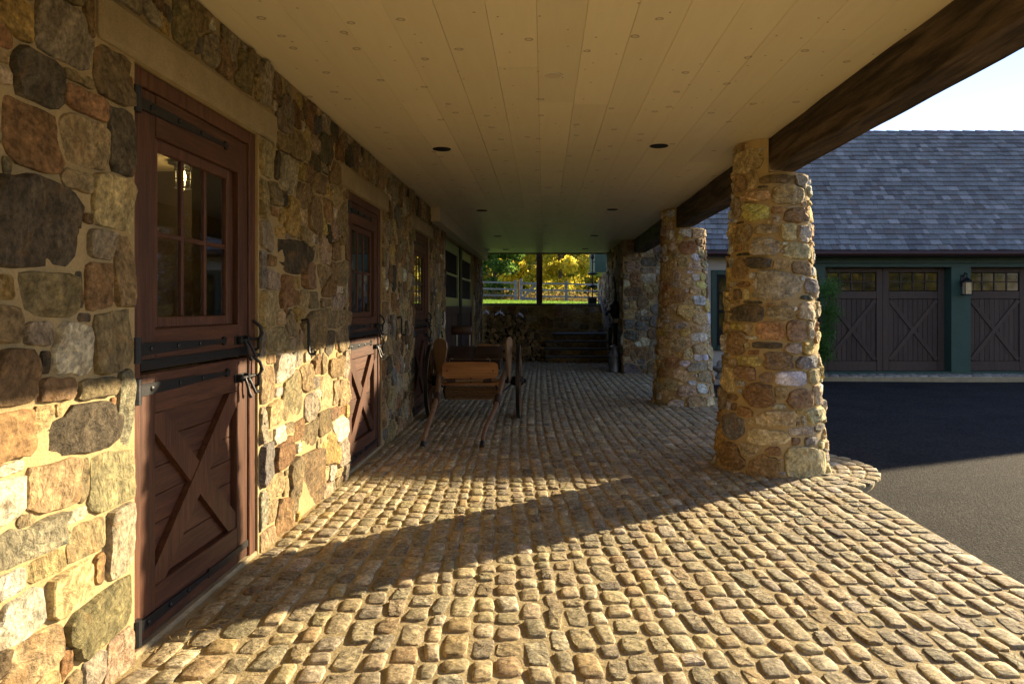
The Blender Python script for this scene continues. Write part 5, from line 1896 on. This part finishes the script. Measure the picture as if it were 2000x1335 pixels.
# ------------------------------------------------------------------ the two-wheeled cart
M_CARTW = wood('varnished_brown_ash', (.15, .08, .04), (.31, .18, .09), 2, 18, .4, .4, .15, rings=False)
M_PALE = wood('pale_varnished_ash', (.24, .135, .065), (.38, .24, .125), 2, 18, .38, .45, .15, rings=False)
M_ORANGE = wood('orange_varnished_pine', (.34, .12, .025), (.52, .22, .05), 0, 16, .32, .5, .2)
M_LEATHER = plain('dark_brown_leather', (.055, .030, .022), .42, .4, 0, .2, 20, .2, 120)
M_STEEL = plain('bright_steel', (.42, .40, .37), .3, .5, .9, .1)
CXc, AY, HUB = -.843, 9.06, .455
cart = thing('horse_cart', 'two-wheeled wooden horse cart resting its curved shafts on the cobbles', 'cart', (CXc, AY, 0))


def wheel(xw, sgn):
    R = .452
    rim = MB()
    n = 44
    sec = [(-.019, R - .052), (.019, R - .052), (.022, R - .012), (-.022, R - .012)]
    for k in range(n):
        a = 2 * math.pi * k / n
        for (dx, rr) in sec:
            rim.v.append((xw + dx, AY + math.cos(a) * rr, HUB + math.sin(a) * rr))
    for k in range(n):
        for j in range(4):
            rim.f.append((k * 4 + j, k * 4 + (j + 1) % 4, ((k + 1) % n) * 4 + (j + 1) % 4, ((k + 1) % n) * 4 + j)); rim.m.append(0)
    w = obj('wheel', rim, M_PALE, cart, True, 30)
    ty = MB()
    sec = [(-.021, R - .011), (.021, R - .011), (.019, R), (-.019, R)]
    for k in range(n):
        a = 2 * math.pi * k / n
        for (dx, rr) in sec:
            ty.v.append((xw + dx, AY + math.cos(a) * rr, HUB + math.sin(a) * rr))
    for k in range(n):
        for j in range(4):
            ty.f.append((k * 4 + j, k * 4 + (j + 1) % 4, ((k + 1) % n) * 4 + (j + 1) % 4, ((k + 1) % n) * 4 + j)); ty.m.append(0)
    obj('tyre', ty, M_IRON, w, True, 30)
    for k in range(30):
        a = 2 * math.pi * (k + .5) / 14
        p = (xw + sgn * (.02 if k % 2 else -.005), AY + math.cos(a) * .06, HUB + math.sin(a) * .06)
        q = (xw, AY + math.cos(a) * (R - .046), HUB + math.sin(a) * (R - .046))
        m_ = tuple((s + t) / 2 for s, t in zip(p, q))
        obj('spoke', MB().tube([p, m_, q], [.017, .0125, .014], 8), M_CARTW, w, True)
    obj('hub', MB().lathe([(.035, -.10), (.052, -.08), (.060, -.03), (.060, .03), (.04, .06), (.028, .066), (.028, .085), (.015, .09)] if sgn > 0 else
                          [(.015, -.09), (.028, -.085), (.028, -.066), (.04, -.06), (.060, -.03), (.060, .03), (.052, .08), (.035, .10)], (xw, AY, HUB), 22, 'x'), M_BLACK, w, True, 35)


wheel(-1.375, -1)
wheel(-.306, 1)
obj('axle', MB().tube([(-1.30, AY, HUB), (-.38, AY, HUB)], .02, 10), M_IRON, cart, True)


def spline(P, n=6):
    P = [Vector(p) for p in P]
    out = []
    for i in range(len(P) - 1):
        a, b, c, d = P[max(i - 1, 0)], P[i], P[i + 1], P[min(i + 2, len(P) - 1)]
        for k in range(n):
            t = k / n
            out.append(.5 * ((2 * b) + (c - a) * t + (2 * a - 5 * b + 4 * c - d) * t * t + (3 * b - a - 3 * c + d) * t ** 3))
    out.append(P[-1])
    return out


for pts in ([(-1.165, 7.12, .022), (-1.155, 7.30, .14), (-1.140, 7.72, .31), (-1.175, 8.25, .44), (-1.225, 8.70, .535), (-1.235, 9.35, .60)],
            [(-.592, 7.09, .022), (-.580, 7.34, .14), (-.515, 7.74, .275), (-.486, 8.25, .43), (-.470, 8.70, .545), (-.455, 9.35, .61)]):
    sp = spline(pts)
    n = len(sp)
    sh = obj('shaft', MB().tube(sp, [.020 + .011 * min(1, i / n * 1.6) for i in range(n)], 10), M_CARTW, cart, True)
    k = int(n * .48)
    obj('leather_band', MB().tube([sp[k], sp[k + 1], sp[k + 2]], [.037, .037, .037], 12), M_LEATHER, sh, True)
    obj('ferrule', MB().tube([sp[0], sp[1], sp[2]], [.0235, .0245, .0255], 10), M_IRON, sh, True)


def board(name, cx, cy, cz, w, h, t, mat, yaw=0, tilt=0, rad=.05, par=cart, shape=None):
    """a rounded board facing the camera; yaw turns it about the upright, tilt leans its top away"""
    poly = []
    if shape:
        poly = shape
    else:
        for (sx, sz) in ((1, -1), (1, 1), (-1, 1), (-1, -1)):
            a0 = {(1, -1): -90, (1, 1): 0, (-1, 1): 90, (-1, -1): 180}[(sx, sz)]
            for k in range(5):
                a = math.radians(a0 + k * 22.5)
                poly.append((sx * (w / 2 - rad) + rad * math.cos(a), sz * (h / 2 - rad) + rad * math.sin(a)))
    Mx = Matrix.Translation((cx, cy, cz)) @ Matrix.Rotation(yaw, 4, 'Z') @ Matrix.Rotation(-tilt, 4, 'X')
    q = [Mx @ Vector((a, -t / 2, b)) for a, b in poly]
    return obj(name, MB().prism(q, Mx.to_3x3() @ Vector((0, t, 0))), mat, par)


fp = board('front_panel', -.862, 8.70, .612, .655, .195, .022, M_ORANGE, 0, .12, .055)
for s in (-1, 1):
    obj('bolt', MB().lathe([(.009, -.02), (.009, -.012)], (-.862 + s * .27, 8.70, .612), 10, 'y'), M_IRON, fp)
    obj('wire_hook', MB().tube([(-.862 + s * .24, 8.68, .70), (-.862 + s * .235, 8.66, .735), (-.862 + s * .215, 8.66, .76), (-.862 + s * .195, 8.665, .74)], .004, 6), M_STEEL, fp, True)
se = board('cross_rail', -.850, 8.74, .452, .70, .034, .03, M_ORANGE, 0, 0, .010)
st = obj('singletree', MB().tube([(-1.19, 8.68, .485), (-1.0, 8.67, .492), (-.85, 8.665, .498), (-.70, 8.67, .500), (-.51, 8.68, .500)], [.014, .019, .021, .019, .014], 10), M_PALE, cart, True)
for x in (-1.08, -.66):
    obj('leather_wrap', MB().tube([(x - .05, 8.672, .492), (x, 8.669, .494), (x + .05, 8.672, .497)], .024, 12), M_LEATHER, st, True)
obj('center_pin', MB().tube([(-.85, 8.655, .47), (-.85, 8.655, .53)], .008, 8), M_IRON, st)
# slatted footboard, leaning back
fb = board('footboard', -.868, 8.86, .335, .62, .17, .012, M_CARTW, 0, -.42, .008)
for k in range(6):
    z = .262 + k * .029
    board('slat', -.868, 8.836 - (z - .335) * .44 + .004, z, .585, .020, .012, M_CARTW, 0, -.42, .004, fb)
for s in (-1, 1):
    obj('iron_strap', MB().tube([(-.868 + s * .30, 8.80, .43), (-.868 + s * .325, 8.83, .36), (-.868 + s * .31, 8.93, .25)], .012, 8), M_IRON, fb, True)
# seat box, two cushions sloping up to the back
sb = MB().cbox(-1.18, -.52, 8.98, 9.42, .60, .705, .01)
seat = obj('seat_box', sb, M_LEATHER, cart)
for (a, b) in ((-1.185, -.862), (-.852, -.515)):
    cu = MB()
    n, m = 8, 8
    for lay in (0, 1):
        for j in range(m + 1):
            for i in range(n + 1):
                u, v = i / n, j / m
                x = a + (b - a) * u
                y = 8.93 + .50 * v
                puff = .024 * (1 - (2 * u - 1) ** 6) * (1 - (2 * v - 1) ** 6)
                cu.v.append((x, y, .708 + .125 * v + (puff + .028 if lay else 0)))
    o1 = (n + 1) * (m + 1)
    for j in range(m):
        for i in range(n):
            p = j * (n + 1) + i
            cu.f += [(p + o1, p + 1 + o1, p + n + 2 + o1, p + n + 1 + o1), (p, p + n + 1, p + n + 2, p + 1)]; cu.m += [0, 0]
    ed = [i for i in range(n + 1)] + [j * (n + 1) + n for j in range(1, m + 1)] + [m * (n + 1) + i for i in range(n - 1, -1, -1)] + [j * (n + 1) for j in range(m - 1, 0, -1)]
    for i in range(len(ed)):
        p, q = ed[i], ed[(i + 1) % len(ed)]
        cu.f.append((p, q, q + o1, p + o1)); cu.m.append(0)
    obj('seat_cushion', cu, M_LEATHER, cart, True, 40)
obj('rest_strip', MB().bar((-.83, 9.34, .875), (-.56, 9.34, .872), .05, .035, (0, 0, 1), .012), M_CARTW, cart)
bk = obj('backrest', MB().cbox(-1.185, -.915, 9.46, 9.53, 1.00, 1.115, .028), M_LEATHER, cart, True, 50)
for x in (-1.11, -.945):
    obj('backrest_post', MB().tube([(x, 9.48, .80), (x, 9.49, 1.005)], .009, 8), M_STEEL, cart, True)
# wooden wings beside the seat
wing = [(-.028, -.30), (.030, -.30), (.050, -.16), (.088, .0), (.108, .12), (.100, .19), (.062, .225), (.0, .235), (-.058, .225), (-.096, .19), (-.104, .10), (-.080, -.02), (-.045, -.16)]
board('side_wing', -1.235, 8.86, .745, 0, 0, .020, M_PALE, math.radians(-34), .0, shape=wing)
board('side_wing', -.415, 8.86, .765, 0, 0, .020, M_PALE, math.radians(74), .0, shape=wing)
for s, x in ((-1, -1.20), (1, -.45)):
    obj('wing_iron', MB().tube([(x, 8.84, .80), (x + s * .01, 8.86, .62), (x + s * .06, 8.98, .50), (x + s * .05, AY, .46)], .009, 8), M_STEEL, cart, True)
    n_ = 16
    obj('leaf_spring', MB().tube([(x + s * .02, AY - .34 + .68 * k / n_, .47 + .085 * math.sin(math.pi * k / n_)) for k in range(n_ + 1)], .014, 8), M_IRON, cart, True)
    obj('brace_rod', MB().tube([(x + s * .09, AY, .44), (x - s * .12, 8.86, .28)], .009, 8), M_IRON, cart, True)

# a few straws blown against the sills
r = random.Random(17)
M_STRAW = plain('straw', (.42, .31, .14), .7, .2, 0, .2)
sm_ = MB()
for _ in range(60):
    y = 2.75 + abs(r.gauss(0, .5)); x = XW + .06 + abs(r.gauss(0, .12))
    a = r.uniform(0, 3.14); L = r.uniform(.02, .06)
    sm_.tube([(x, y, .032), (x + math.cos(a) * L / 2, y + math.sin(a) * L / 2, .037), (x + math.cos(a) * L, y + math.sin(a) * L, .030)], .0012, 4)
tag(obj('straw', sm_, M_STRAW), 'thin straws scattered at the foot of the nearest stable door', 'straw', kind='stuff')
